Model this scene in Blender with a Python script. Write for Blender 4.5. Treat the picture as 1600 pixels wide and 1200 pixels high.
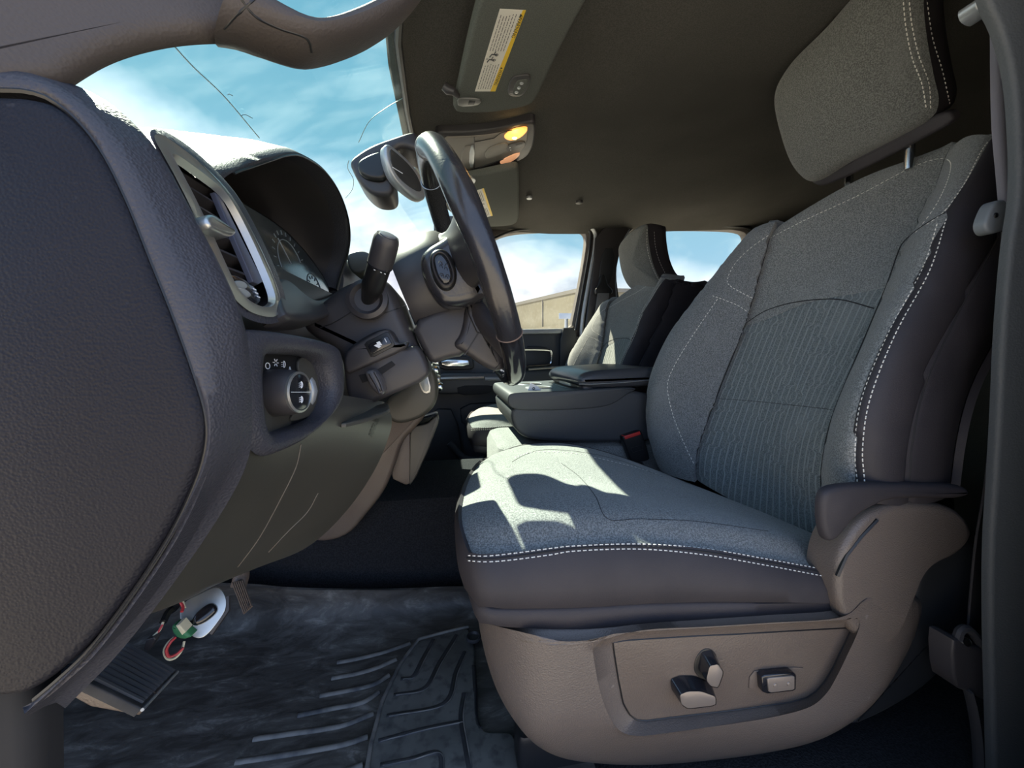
import bpy, bmesh, math, random
from mathutils import Vector, Matrix
from mathutils.bvhtree import BVHTree
random.seed(7)
SC = bpy.context.scene
for o in list(bpy.data.objects): bpy.data.objects.remove(o)
COL = SC.collection
V = Vector
PI = math.pi
# ------------------------------------------------------------------ camera
H0 = 0.68
cd = bpy.data.cameras.new('camera'); cam = bpy.data.objects.new('camera', cd); COL.objects.link(cam)
cd.sensor_width = 36; cd.lens = 13.5; cd.clip_start = 0.01; cd.clip_end = 800
cam.location = (0, 0, H0)
YAW, PITCH = math.radians(-9.5), math.radians(-5)
cam.rotation_euler = (PI/2 + PITCH, 0, YAW)
SC.camera = cam
RC = Matrix.Rotation(YAW, 3, 'Z') @ Matrix.Rotation(PI/2 + PITCH, 3, 'X')
CO = V((0, 0, H0))
# ------------------------------------------------------------------ sky, sun, exposure
vs = SC.view_settings
vs.view_transform = 'Standard'; vs.look = 'None'; vs.gamma = 1; vs.use_curve_mapping = False
vs.exposure = 0.90
SC.cycles.max_bounces = 10; SC.cycles.diffuse_bounces = 6; SC.cycles.transparent_max_bounces = 16
SC.cycles.caustics_reflective = False; SC.cycles.caustics_refractive = False
SC.cycles.use_denoising = True
W = bpy.data.worlds.new('sky'); SC.world = W; W.use_nodes = True
nt = W.node_tree; nt.nodes.clear()
def N(t, **kw):
    n = nt.nodes.new(t)
    for k, v in kw.items(): setattr(n, k, v)
    return n
def lk(a, b): nt.links.new(a, b)
wo = N('ShaderNodeOutputWorld'); bg = N('ShaderNodeBackground'); lk(bg.outputs[0], wo.inputs[0])
tc = N('ShaderNodeTexCoord'); sx = N('ShaderNodeSeparateXYZ'); lk(tc.outputs['Generated'], sx.inputs[0])
el = N('ShaderNodeValToRGB'); lk(sx.outputs[2], el.inputs[0])
e = el.color_ramp.elements
e[0].position = 0.0; e[0].color = (.42, .52, .60, 1)
e[1].position = .85; e[1].color = (.10, .26, .36, 1)
x = e.new(.22); x.color = (.22, .38, .50, 1)
x = e.new(.45); x.color = (.16, .33, .41, 1)
mp = N('ShaderNodeMapping'); mp.inputs['Scale'].default_value = (1.6, 1.6, 2.6); mp.inputs['Location'].default_value = (.6, .2, .1)
lk(tc.outputs['Generated'], mp.inputs[0])
nz = N('ShaderNodeTexNoise'); nz.inputs['Scale'].default_value = 1.15; nz.inputs['Detail'].default_value = 8; nz.inputs['Roughness'].default_value = .52
nz.inputs['Distortion'].default_value = .25
lk(mp.outputs[0], nz.inputs[0])
# more cloud near the horizon and towards the front of the vehicle (-x)
def math_(op, a, b=None, c=None):
    n = N('ShaderNodeMath', operation=op)
    for i, q in enumerate((a, b, c)):
        if q is None: continue
        if isinstance(q, (int, float)): n.inputs[i].default_value = q
        else: lk(q, n.inputs[i])
    return n.outputs[0]
dens = math_('MULTIPLY_ADD', sx.outputs[2], -3.0, 1.02)
dens = math_('MULTIPLY_ADD', math_('MAXIMUM', sx.outputs[0], -.22), -.72, dens)
back = math_('MAXIMUM', math_('MULTIPLY', sx.outputs[1], -1.), 0.)
dens = math_('MULTIPLY_ADD', back, -1.6, dens)
cov = math_('ADD', nz.outputs['Fac'], dens)
cr_ = N('ShaderNodeValToRGB'); lk(cov, cr_.inputs[0])
cr_.color_ramp.elements[0].position = .46; cr_.color_ramp.elements[0].color = (0, 0, 0, 1)
cr_.color_ramp.elements[1].position = .86; cr_.color_ramp.elements[1].color = (1, 1, 1, 1)
nz2 = N('ShaderNodeTexNoise'); nz2.inputs['Scale'].default_value = 3.1; nz2.inputs['Detail'].default_value = 7; lk(mp.outputs[0], nz2.inputs[0])
cc = N('ShaderNodeValToRGB'); lk(nz2.outputs['Fac'], cc.inputs[0])
cc.color_ramp.elements[0].position = .34; cc.color_ramp.elements[0].color = (.40, .42, .48, 1)
cc.color_ramp.elements[1].position = .56; cc.color_ramp.elements[1].color = (.92, .92, .94, 1)
blue = N('ShaderNodeMix', data_type='RGBA'); blue.clamp_factor = True   # clear deep blue sky away from the sun
lk(math_('MULTIPLY', back, 3.0), blue.inputs[0]); lk(el.outputs[0], blue.inputs[6]); blue.inputs[7].default_value = (.38, .53, .84, 1)
mx = N('ShaderNodeMix', data_type='RGBA'); lk(cr_.outputs[0], mx.inputs[0]); lk(blue.outputs[2], mx.inputs[6]); lk(cc.outputs[0], mx.inputs[7])
lk(mx.outputs[2], bg.inputs[0]); bg.inputs[1].default_value = 1.0
sd = bpy.data.lights.new('sun', 'SUN'); sun = bpy.data.objects.new('sun', sd); COL.objects.link(sun)
sd.energy = 11.5; sd.angle = math.radians(.5); sd.color = (1, .91, .70)
SUNV = V((-1, 1.45, 2.07)).normalized()
sun.rotation_euler = SUNV.to_track_quat('Z', 'Y').to_euler(); sun.location = SUNV*8
# ------------------------------------------------------------------ geometry helpers
def ray(u, v): return RC @ V(((u-800)/600, -(v-600)/600, -1))
def P(u, v, Y): d = ray(u, v); return CO + d*(Y/d.y)
def PZ(u, v, Z): d = ray(u, v); return CO + d*((Z-H0)/d.z)
def PX(u, v, X): d = ray(u, v); return CO + d*(X/d.x)
class Plane:
    def __init__(s, a, b, c):
        s.a = V(a); s.n = (V(b)-s.a).cross(V(c)-s.a).normalized()
        if s.n.dot(CO-s.a) < 0: s.n = -s.n
    def __call__(s, u, v, off=0):
        d = ray(u, v); a = s.a + s.n*off
        return CO + d*((a-CO).dot(s.n)/d.dot(s.n))
def PY(Y): return Plane((0, Y, 0), (1, Y, 0), (0, Y, 1))
def chaik(pts, n=2, closed=True, k=.25):
    for _ in range(n):
        out = []
        m = len(pts)
        for i in range(m if closed else m-1):
            a, b = V(pts[i]), V(pts[(i+1) % m])
            out += [a.lerp(b, k), a.lerp(b, 1-k)]
        if not closed: out = [V(pts[0])] + out + [V(pts[-1])]
        pts = out
    return [V(p) for p in pts]
def catmull(pts, closed=False, sub=12):
    pts = [V(p) for p in pts]; n = len(pts)
    if n < 3 and not closed: return [pts[0].lerp(pts[-1], i/sub) for i in range(sub+1)]
    out = []
    for i in range(n if closed else n-1):
        if closed: p0, p1, p2, p3 = pts[i-1], pts[i], pts[(i+1) % n], pts[(i+2) % n]
        else:
            p1, p2 = pts[i], pts[i+1]
            p0 = pts[i-1] if i else p1*2-p2
            p3 = pts[i+2] if i+2 < n else p2*2-p1
        for k in range(sub):
            t = k/sub
            out.append(.5*((2*p1) + (p2-p0)*t + (2*p0-5*p1+4*p2-p3)*t*t + (3*p1-p0-3*p2+p3)*t**3))
    out.append(pts[0].copy() if closed else pts[-1])
    return out
def resample(pts, n, closed=False):
    pts = [V(p) for p in pts]
    if closed: pts = pts + [pts[0]]
    L = [0]
    for a, b in zip(pts, pts[1:]): L.append(L[-1] + (b-a).length)
    T = L[-1]; out = []; j = 0
    cnt = n if closed else n-1
    for i in range(n):
        t = T*i/cnt
        while j < len(L)-2 and L[j+1] < t: j += 1
        s = (t-L[j])/max(1e-9, L[j+1]-L[j])
        out.append(pts[j].lerp(pts[j+1], min(1, max(0, s))))
    return out
def spl(pts, n, closed=False): return resample(catmull(pts, closed)[:-1] if closed else catmull(pts), n, closed)
class MB:
    def __init__(s): s.v = []; s.f = []
    def add(s, v, f):
        k = len(s.v); s.v += [V(p) for p in v]; s.f += [tuple(i+k for i in q) for q in f]; return s
def sharp(me, a=38):
    me.shade_smooth()
    try: me.set_sharp_from_angle(angle=math.radians(a))
    except Exception: pass
def mk(name, mb, mat, parent=None, ang=38, fix=True):
    me = bpy.data.meshes.new(name)
    me.from_pydata([tuple(p) for p in mb.v], [], mb.f)
    if fix:
        bm = bmesh.new(); bm.from_mesh(me)
        bmesh.ops.recalc_face_normals(bm, faces=bm.faces); bm.to_mesh(me); bm.free()
    me.materials.append(mat); sharp(me, ang)
    o = bpy.data.objects.new(name, me); COL.objects.link(o)
    if parent is not None:
        o.parent = parent
        o.location = -wloc(parent)
    return o
def wloc(o):
    l = V(o.location)
    while o.parent: o = o.parent; l += o.location
    return l
def root(name, label, cat, loc=(0, 0, 0), group=None):
    o = bpy.data.objects.new(name, None); COL.objects.link(o); o.location = loc
    o.empty_display_size = .02
    return tag(o, label, cat, group)
def tag(o, label=None, cat=None, group=None, kind=None):
    if label: o['label'] = label
    if cat: o['category'] = cat
    if group: o['group'] = group
    if kind: o['kind'] = kind
    return o
def grid_mb(rows, cu=False, cv=False, mb=None, caps=False):
    mb = mb or MB(); nr, nc = len(rows), len(rows[0]); f = []
    for i in range(nr if cv else nr-1):
        for j in range(nc if cu else nc-1):
            a, b = i*nc+j, i*nc+(j+1) % nc
            c, d = ((i+1) % nr)*nc+(j+1) % nc, ((i+1) % nr)*nc+j
            f.append((a, b, c, d))
    if caps: f += [tuple(range(nc)), tuple(range((nr-1)*nc, nr*nc))]
    return mb.add([p for r in rows for p in r], f)
def loft(curves, nu=24, nv=24, mb=None, closed=False, bulge=None):
    cs = [spl(c, nu, closed) for c in curves]
    cols = [spl([c[i] for c in cs], nv) for i in range(nu)]
    rows = [[cols[i][j] for i in range(nu)] for j in range(nv)]
    return grid_mb(rows, cu=closed, mb=mb)
def thick(mb, t, inward=None):
    """shell: gives an open grid mesh thickness t away from the camera side"""
    me = bpy.data.meshes.new('t'); me.from_pydata([tuple(p) for p in mb.v], [], mb.f)
    bm = bmesh.new(); bm.from_mesh(me); bmesh.ops.recalc_face_normals(bm, faces=bm.faces)
    bm.normal_update()
    s = sum((f.normal.dot(CO-f.calc_center_median())*f.calc_area() for f in bm.faces))
    sg = 1 if s > 0 else -1
    vn = [v.normal.copy()*sg for v in bm.verts]
    be = [(e.verts[0].index, e.verts[1].index) for e in bm.edges if e.is_boundary]
    fs = [[v.index for v in f.verts] for f in bm.faces]
    n = len(mb.v)
    out = MB(); out.v = list(mb.v) + [mb.v[i]-vn[i]*t for i in range(n)]
    out.f = [tuple(f) for f in fs] + [tuple(i+n for i in reversed(f)) for f in fs] + [(a, b, b+n, a+n) for a, b in be]
    bm.free(); bpy.data.meshes.remove(me)
    return out
def basis(n):
    n = V(n).normalized(); a = V((0, 0, 1)) if abs(n.z) < .9 else V((1, 0, 0))
    x = a.cross(n).normalized(); return x, n.cross(x), n
def inset(pts, n, d):
    x, y, n = basis(n); m = len(pts)
    q = [(p.dot(x), p.dot(y)) for p in pts]
    A = sum(q[i][0]*q[(i+1) % m][1]-q[(i+1) % m][0]*q[i][1] for i in range(m))
    sg = 1 if A > 0 else -1; out = []
    for i in range(m):
        a, b, c = q[i-1], q[i], q[(i+1) % m]
        d1 = V((b[0]-a[0], b[1]-a[1])); d2 = V((c[0]-b[0], c[1]-b[1]))
        if d1.length < 1e-9: d1 = d2
        if d2.length < 1e-9: d2 = d1
        if d1.length < 1e-9: out.append(pts[i].copy()); continue
        d1.normalize(); d2.normalize()
        n1 = V((-d1.y, d1.x))*sg; n2 = V((-d2.y, d2.x))*sg
        mt = n1+n2; L = mt.length
        if L < 1e-6: mt = n1
        else: mt = mt/L; mt = mt/max(.5, mt.dot(n1))
        out.append(pts[i] + x*(mt.x*d) + y*(mt.y*d))
    return out
def rslab(pts, n, t, r=.003, steps=3, mb=None, back=True, dome=0):
    """rounded slab: outline pts (front face), normal n to the front, thickness t behind, edge radius r"""
    mb = mb or MB(); n = V(n).normalized(); pts = [V(p) for p in pts]
    rings = [[p-n*t for p in pts], [p-n*r for p in pts]]
    for k in range(1, steps+1):
        th = PI/2*k/steps
        rings.append([q-n*(r-r*math.sin(th)) for q in inset(pts, n, r*(1-math.cos(th)))])
    m = len(pts)
    f = []
    for i in range(len(rings)-1):
        for j in range(m):
            f.append((i*m+j, i*m+(j+1) % m, (i+1)*m+(j+1) % m, (i+1)*m+j))
    if back: f.append(tuple(reversed(range(m))))
    k0 = (len(rings)-1)*m
    vs_ = [p for R in rings for p in R]
    if dome:
        c = sum(rings[-1], V((0, 0, 0)))/m
        for q, (s, h) in enumerate(((.8, .36), (.6, .64), (.4, .84), (.2, .96))):
            vs_ += [c+(p-c)*s+n*dome*h for p in rings[-1]]
            a0 = k0+q*m
            for j in range(m): f.append((a0+j, a0+(j+1) % m, a0+m+(j+1) % m, a0+m+j))
        vs_.append(c+n*dome); a0 = k0+4*m
        for j in range(m): f.append((a0+j, a0+(j+1) % m, len(vs_)-1))
    else: f.append(tuple(range(k0, k0+m)))
    return mb.add(vs_, f)
def loops(ls, n=96, cap0=False, cap1=False, mb=None):
    return grid_mb2([resample(l, n, True) if n else [V(p) for p in l] for l in ls], cap0, cap1, mb)
def grid_mb2(rows, cap0, cap1, mb=None):
    mb = mb or MB(); nr, nc = len(rows), len(rows[0]); f = []
    for i in range(nr-1):
        for j in range(nc):
            f.append((i*nc+j, i*nc+(j+1) % nc, (i+1)*nc+(j+1) % nc, (i+1)*nc+j))
    if cap0: f.append(tuple(reversed(range(nc))))
    if cap1: f.append(tuple(range((nr-1)*nc, nr*nc)))
    return mb.add([p for r in rows for p in r], f)
def box(c, s, rot=None, mb=None, r=0):
    """box of size s centred at c, rot = 3 column axes; r = edge rounding in the x-y outline"""
    ax = rot or (V((1, 0, 0)), V((0, 1, 0)), V((0, 0, 1)))
    c = V(c); hx, hy, hz = s[0]/2, s[1]/2, s[2]/2
    q = [(-hx, -hy), (hx, -hy), (hx, hy), (-hx, hy)]
    if r:
        r = min(r, hx*.98, hy*.98); q2 = []
        for (sx_, sy_, a0) in ((1, 1, 0), (-1, 1, 90), (-1, -1, 180), (1, -1, 270)):
            for k in range(4):
                a = math.radians(a0+30*k)
                q2.append((sx_*(hx-r)+r*math.cos(a), sy_*(hy-r)+r*math.sin(a)))
        q = q2
    pts = [c + ax[0]*a + ax[1]*b + ax[2]*hz for a, b in q]
    return rslab(pts, ax[2], s[2], min(r or min(s)*.08, s[2]*.45, min(s)*.3), 2, mb)
def tube(pts, r, nseg=10, mb=None, closed=False, flat=1, up=None, caps=True):
    pts = [V(p) for p in pts]; n = len(pts); rows = []
    rr = r if isinstance(r, (list, tuple)) else [r]*n
    prev = None
    for i, p in enumerate(pts):
        if closed: t = pts[(i+1) % n]-pts[i-1]
        else: t = pts[min(i+1, n-1)]-pts[max(i-1, 0)]
        t.normalize()
        if up is not None: b = V(up)
        elif prev is None: b = V((0, 0, 1)) if abs(t.z) < .9 else V((1, 0, 0))
        else: b = prev
        a = t.cross(b).normalized(); b = a.cross(t).normalized(); prev = b
        rows.append([p + a*rr[i]*math.cos(2*PI*k/nseg) + b*rr[i]*flat*math.sin(2*PI*k/nseg) for k in range(nseg)])
    return grid_mb(rows, cu=True, cv=closed, mb=mb, caps=caps and not closed)
def disc(c, n, r, t, mb=None, rad=.001, seg=28, ry=None):
    x, y, n = basis(n); ry = ry or r
    return rslab([V(c)+x*r*math.cos(2*PI*k/seg)+y*ry*math.sin(2*PI*k/seg) for k in range(seg)], n, t, rad, 2, mb)
def lathe(prof, c, ax, seg=32, mb=None):
    """prof: (radius, distance along ax)"""
    x, y, n = basis(ax); c = V(c)
    return grid_mb([[c+n*h+x*r*math.cos(2*PI*k/seg)+y*r*math.sin(2*PI*k/seg) for k in range(seg)] for r, h in prof], cu=True, mb=mb, caps=True)
def bvh(*obs):
    vs_, fs = [], []
    for o in obs:
        k = len(vs_); l = wloc(o) if o.parent else V(o.location)
        vs_ += [v.co+l for v in o.data.vertices]; fs += [[i+k for i in p.vertices] for p in o.data.polygons]
    return BVHTree.FromPolygons(vs_, fs)
def hit(T, u, v):
    d = ray(u, v).normalized(); h = T.ray_cast(CO, d)
    if h[0] is None: return None
    n = h[1] if h[1].dot(d) < 0 else -h[1]
    return h[0], n
def onto(T, uv, step=4):
    """pixel polyline -> (points, normals) lying on the surface T"""
    q = spl([V((a, b, 0)) for a, b in uv], max(4, int(sum(math.dist(a, b) for a, b in zip(uv, uv[1:]))/step)))
    out = [hit(T, p.x, p.y) for p in q]
    return [o for o in out if o]
def stitch(T, lines, dash=.0052, gap=.0028, r=.0008, mb=None):
    mb = mb or MB()
    for uv in lines:
        h = onto(T, uv)
        if len(h) < 3: continue
        pts = [a for a, b in h]; ns = [b for a, b in h]
        L = [0]
        for a, b in zip(pts, pts[1:]): L.append(L[-1]+(b-a).length)
        def at(s):
            for i in range(len(L)-1):
                if L[i+1] >= s: break
            k = (s-L[i])/max(1e-9, L[i+1]-L[i]); return pts[i].lerp(pts[i+1], min(1, k)), ns[i]
        s = 0
        while s+dash < L[-1]:
            a, n1 = at(s); b, n2 = at(s+dash); n = (n1+n2).normalized()
            t = (b-a)
            if t.length > dash*1.6 or t.length < dash*.3: s += dash+gap; continue
            t.normalize(); w = t.cross(n).normalized()*r
            c = (a+b)/2
            o = n*r*.9
            v_ = [a-w*.5, a+w*.5, b+w*.5, b-w*.5, a+t*r-w+o*.6, a+t*r+w+o*.6, b-t*r+w+o*.6, b-t*r-w+o*.6, c-w*.6+o*1.6, c+w*.6+o*1.6]
            mb.add(v_, [(0, 1, 5, 4), (2, 3, 7, 6), (1, 2, 6, 9, 5), (3, 0, 4, 8, 7), (4, 5, 9, 8), (8, 9, 6, 7)])
            s += dash+gap
    return mb
def bead(T, uv, r=.0012, off=0., flat=.6, mb=None, step=4, nseg=6):
    h = onto(T, uv, step)
    if len(h) < 3: return mb or MB()
    pts = [a+n*off for a, n in h]; ns = [n for a, n in h]
    mb = mb or MB(); rows = []
    for i, p in enumerate(pts):
        t = (pts[min(i+1, len(pts)-1)]-pts[max(i-1, 0)]).normalized(); n = ns[i]; w = t.cross(n).normalized()
        rows.append([p+w*r*math.cos(2*PI*k/nseg)+n*r*flat*math.sin(2*PI*k/nseg) for k in range(nseg)])
    return grid_mb(rows, cu=True, mb=mb, caps=True)
def text(s, origin, xd, yd, size, mat, name, parent, thickn=.0002, align='CENTER', bold=0):
    c = bpy.data.curves.new('t', 'FONT'); c.body = s; c.size = size; c.extrude = thickn
    c.align_x = align; c.align_y = 'CENTER'; c.resolution_u = 3; c.offset = bold
    o = bpy.data.objects.new('t', c)
    me = bpy.data.meshes.new_from_object(o); me.name = name
    bpy.data.objects.remove(o)
    xd = V(xd).normalized(); n = xd.cross(V(yd)).normalized(); yd = n.cross(xd)
    M = Matrix((xd, yd, n)).transposed().to_4x4(); M.translation = V(origin)
    me.transform(M); me.materials.clear(); me.materials.append(mat)
    o = bpy.data.objects.new(name, me); COL.objects.link(o)
    if parent is not None: o.parent = parent; o.location = -wloc(parent)
    return o
def text_mb(s, origin, xd, yd, size, mb, thickn=.0001, align='CENTER'):
    o = text(s, origin, xd, yd, size, M_white, 't', None, thickn, align)
    mb.add([v.co.copy() for v in o.data.vertices], [tuple(p.vertices) for p in o.data.polygons])
    bpy.data.objects.remove(o); return mb
# ------------------------------------------------------------------ materials
def mat(name, col, rough=.5, metal=0, bump=None, var=None, spec=.5, emit=None, coat=0, sheen=0):
    """bump=(kind, scale, strength, distance); var=(scale, colour2, contrast_lo, hi)"""
    m = bpy.data.materials.new(name); m.use_nodes = True; t = m.node_tree; b = t.nodes['Principled BSDF']
    b.inputs['Base Color'].default_value = (*col, 1); b.inputs['Roughness'].default_value = rough
    b.inputs['Metallic'].default_value = metal
    b.inputs['Specular IOR Level'].default_value = spec
    if coat: b.inputs['Coat Weight'].default_value = coat; b.inputs['Coat Roughness'].default_value = .15
    if sheen: b.inputs['Sheen Weight'].default_value = sheen
    if emit: b.inputs['Emission Color'].default_value = (*emit[0], 1); b.inputs['Emission Strength'].default_value = emit[1]
    tcn = t.nodes.new('ShaderNodeTexCoord')
    if var:
        vs4 = var if isinstance(var[0], (list, tuple)) else [var]
        prev = None
        for (sc_, c2, lo, hi) in vs4:
            n = t.nodes.new('ShaderNodeTexNoise'); n.inputs['Scale'].default_value = sc_; n.inputs['Detail'].default_value = 4
            t.links.new(tcn.outputs['Object'], n.inputs[0])
            r = t.nodes.new('ShaderNodeMapRange'); r.inputs[1].default_value = lo; r.inputs[2].default_value = hi
            t.links.new(n.outputs['Fac'], r.inputs[0])
            x_ = t.nodes.new('ShaderNodeMix'); x_.data_type = 'RGBA'
            t.links.new(r.outputs[0], x_.inputs[0]); x_.inputs[7].default_value = (*c2, 1)
            if prev: t.links.new(prev, x_.inputs[6])
            else: x_.inputs[6].default_value = (*col, 1)
            prev = x_.outputs[2]
        t.links.new(prev, b.inputs['Base Color'])
    if bump:
        kind, sc_, st, di = bump
        if kind == 'leather':
            n = t.nodes.new('ShaderNodeTexVoronoi'); n.inputs['Scale'].default_value = sc_; n.feature = 'SMOOTH_F1'
            out = n.outputs['Distance']
        else:
            n = t.nodes.new('ShaderNodeTexNoise'); n.inputs['Scale'].default_value = sc_; n.inputs['Detail'].default_value = 3
            out = n.outputs['Fac']
        t.links.new(tcn.outputs['Object'], n.inputs[0])
        bp = t.nodes.new('ShaderNodeBump'); bp.inputs['Strength'].default_value = st; bp.inputs['Distance'].default_value = di
        t.links.new(out, bp.inputs['Height']); t.links.new(bp.outputs[0], b.inputs['Normal'])
    return m
M_dash = mat('grained dark plastic', (.040, .040, .050), .46, bump=('leather', 640, .8, .0006), var=(6, (.052, .052, .064), .4, .7), spec=.4)
M_cap = mat('dark slate grained plastic', (.010, .010, .015), .52, bump=('leather', 640, .8, .0006), var=[(5, (.015, .015, .021), .4, .7), (90, (.05, .05, .06), .72, .82)], spec=.2)
M_trim = mat('satin dark plastic', (.042, .039, .042), .42, bump=('n', 500, .15, .0004))
M_knee = mat('smooth olive grey plastic', (.060, .058, .050), .38, bump=('n', 420, .2, .0004))
M_brown = mat('warm grey plastic', (.115, .088, .072), .40, bump=('leather', 480, .6, .0006), var=(4, (.16, .13, .105), .4, .7))
M_shield = mat('grained taupe grey plastic', (.125, .102, .088), .38, bump=('leather', 560, .7, .0007), var=[(5, (.142, .116, .098), .4, .7), (60, (.24, .22, .20), .72, .8)])
M_black = mat('black plastic', (.012, .012, .013), .35)
M_matte = mat('matte black', (.012, .012, .014), .85)
M_gloss = mat('gloss black', (.014, .014, .017), .12, coat=.5)
M_chrome = mat('bright chrome', (.75, .78, .80), .16, 1)
M_silver = mat('satin silver trim', (.50, .50, .48), .33, .85)
M_silver2 = mat('pale silver plastic', (.42, .44, .46), .35, .5)
M_leather = mat('worn black leather', (.022, .022, .027), .24, bump=('n', 260, .35, .0006), var=(14, (.045, .04, .038), .45, .7), spec=.7)
M_vinyl = mat('charcoal vinyl cloth', (.034, .031, .036), .6, bump=('n', 700, .6, .0004), var=(9, (.046, .041, .046), .4, .7), spec=.35)
def fabric(name, c1, c2, scale=470, sheen=.25):
    return mat(name, c1, .92, bump=('n', scale, 1.0, .0010), var=[(scale, tuple(a*1.15 for a in c2), .40, .62), (7, tuple(a*1.12 for a in c2), .55, .9)], spec=.15, sheen=sheen)
M_fab = fabric('heather grey seat cloth', (.125, .133, .133), (.245, .255, .25))
M_fab2 = fabric('blue grey seat cloth', (.114, .122, .127), (.215, .225, .23))
M_head = fabric('warm grey headrest cloth', (.095, .100, .096), (.17, .174, .168))
M_white = mat('white thread', (.78, .76, .70), .8)
M_stitchd = mat('dark thread', (.02, .02, .022), .9)
M_liner = mat('woven headliner cloth', (.072, .070, .064), .95, bump=('n', 480, .7, .0008), var=[(420, (.098, .094, .086), .4, .6), (2.5, (.062, .060, .055), .45, .75)], spec=.1)
M_visor = mat('visor cloth', (.098, .104, .096), .9, bump=('n', 520, .5, .0006), var=(460, (.125, .13, .12), .4, .6), spec=.15)
M_pillar = mat('warm grey pillar trim', (.058, .048, .044), .6, bump=('leather', 600, .5, .0005), var=(3, (.075, .062, .056), .4, .7))
M_jamb = mat('slate pillar trim', (.075, .083, .09), .6, bump=('leather', 420, .6, .0006))
M_carpet = mat('black carpet', (.018, .019, .022), .98, bump=('n', 300, 1, .003), var=(300, (.03, .032, .036), .4, .6), spec=.1)
M_door = mat('door panel grey', (.050, .054, .060), .5, bump=('leather', 480, .5, .0005))
M_doord = mat('door panel black', (.022, .024, .027), .5)
M_belt = mat('seat belt webbing', (.17, .17, .205), .7, bump=('n', 900, .6, .0004))
M_beltd = mat('dark belt webbing', (.03, .03, .034), .75)
M_red = mat('red release button', (.55, .035, .03), .4)
M_label = mat('cream label paper', (.80, .76, .68), .6)
M_yellow = mat('yellow label band', (.85, .55, .02), .5)
M_ink = mat('grey print', (.16, .15, .14), .7)
M_paper = mat('white paper', (.80, .84, .88), .7)
M_alu = mat('brushed aluminium', (.62, .63, .60), .32, .8, var=(20, (.45, .45, .42), .45, .65))
M_green = mat('green board', (.05, .22, .10), .5)
M_redw = mat('red wire', (.55, .05, .06), .5)
M_creamw = mat('cream wire', (.75, .70, .50), .5)
M_conc = mat('outdoor concrete', (.45, .40, .36), .9, var=[(.25, (.39, .345, .31), .4, .7)])
M_wallc = mat('precast concrete wall', (.22, .20, .145), .9, var=[(.4, (.19, .17, .12), .4, .7), (6, (.25, .23, .18), .5, .8)])
M_capc = mat('wall coping', (.18, .17, .15), .8)
# rubber mat: dusty scuffs
def mat_rubber():
    m = mat('dusty rubber', (.016, .019, .025), .40, bump=('n', 350, .35, .0006), spec=.5)
    t = m.node_tree; b = t.nodes['Principled BSDF']; tcn = t.nodes.new('ShaderNodeTexCoord')
    mp_ = t.nodes.new('ShaderNodeMapping'); mp_.inputs['Scale'].default_value = (3, 9, 5); mp_.inputs['Rotation'].default_value = (0, 0, .7)
    t.links.new(tcn.outputs['Object'], mp_.inputs[0])
    n = t.nodes.new('ShaderNodeTexNoise'); n.inputs['Scale'].default_value = 4.2; n.inputs['Detail'].default_value = 12; n.inputs['Roughness'].default_value = .7; n.inputs['Distortion'].default_value = .6
    t.links.new(mp_.outputs[0], n.inputs[0])
    r = t.nodes.new('ShaderNodeValToRGB'); t.links.new(n.outputs['Fac'], r.inputs[0])
    e = r.color_ramp.elements; e[0].position = .40; e[0].color = (.048, .044, .040, 1); e[1].position = .80; e[1].color = (.33, .315, .29, 1)
    q = e.new(.56); q.color = (.10, .094, .086, 1)
    t.links.new(r.outputs[0], b.inputs['Base Color'])
    r2 = t.nodes.new('ShaderNodeMapRange'); t.links.new(n.outputs['Fac'], r2.inputs[0]); r2.inputs[3].default_value = .3; r2.inputs[4].default_value = .8
    t.links.new(r2.outputs[0], b.inputs['Roughness'])
    return m
M_rub = mat_rubber()
M_rubl = mat('dusty rubber edge', (.20, .188, .17), .6, var=(30, (.045, .048, .055), .4, .7))
M_rubd = mat('black rubber', (.022, .023, .026), .5, var=(30, (.05, .05, .055), .45, .7))
M_rubm = mat('dusty olive rubber', (.10, .10, .095), .55, var=[(9, (.17, .168, .155), .4, .7), (50, (.06, .06, .06), .5, .7)])
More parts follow.
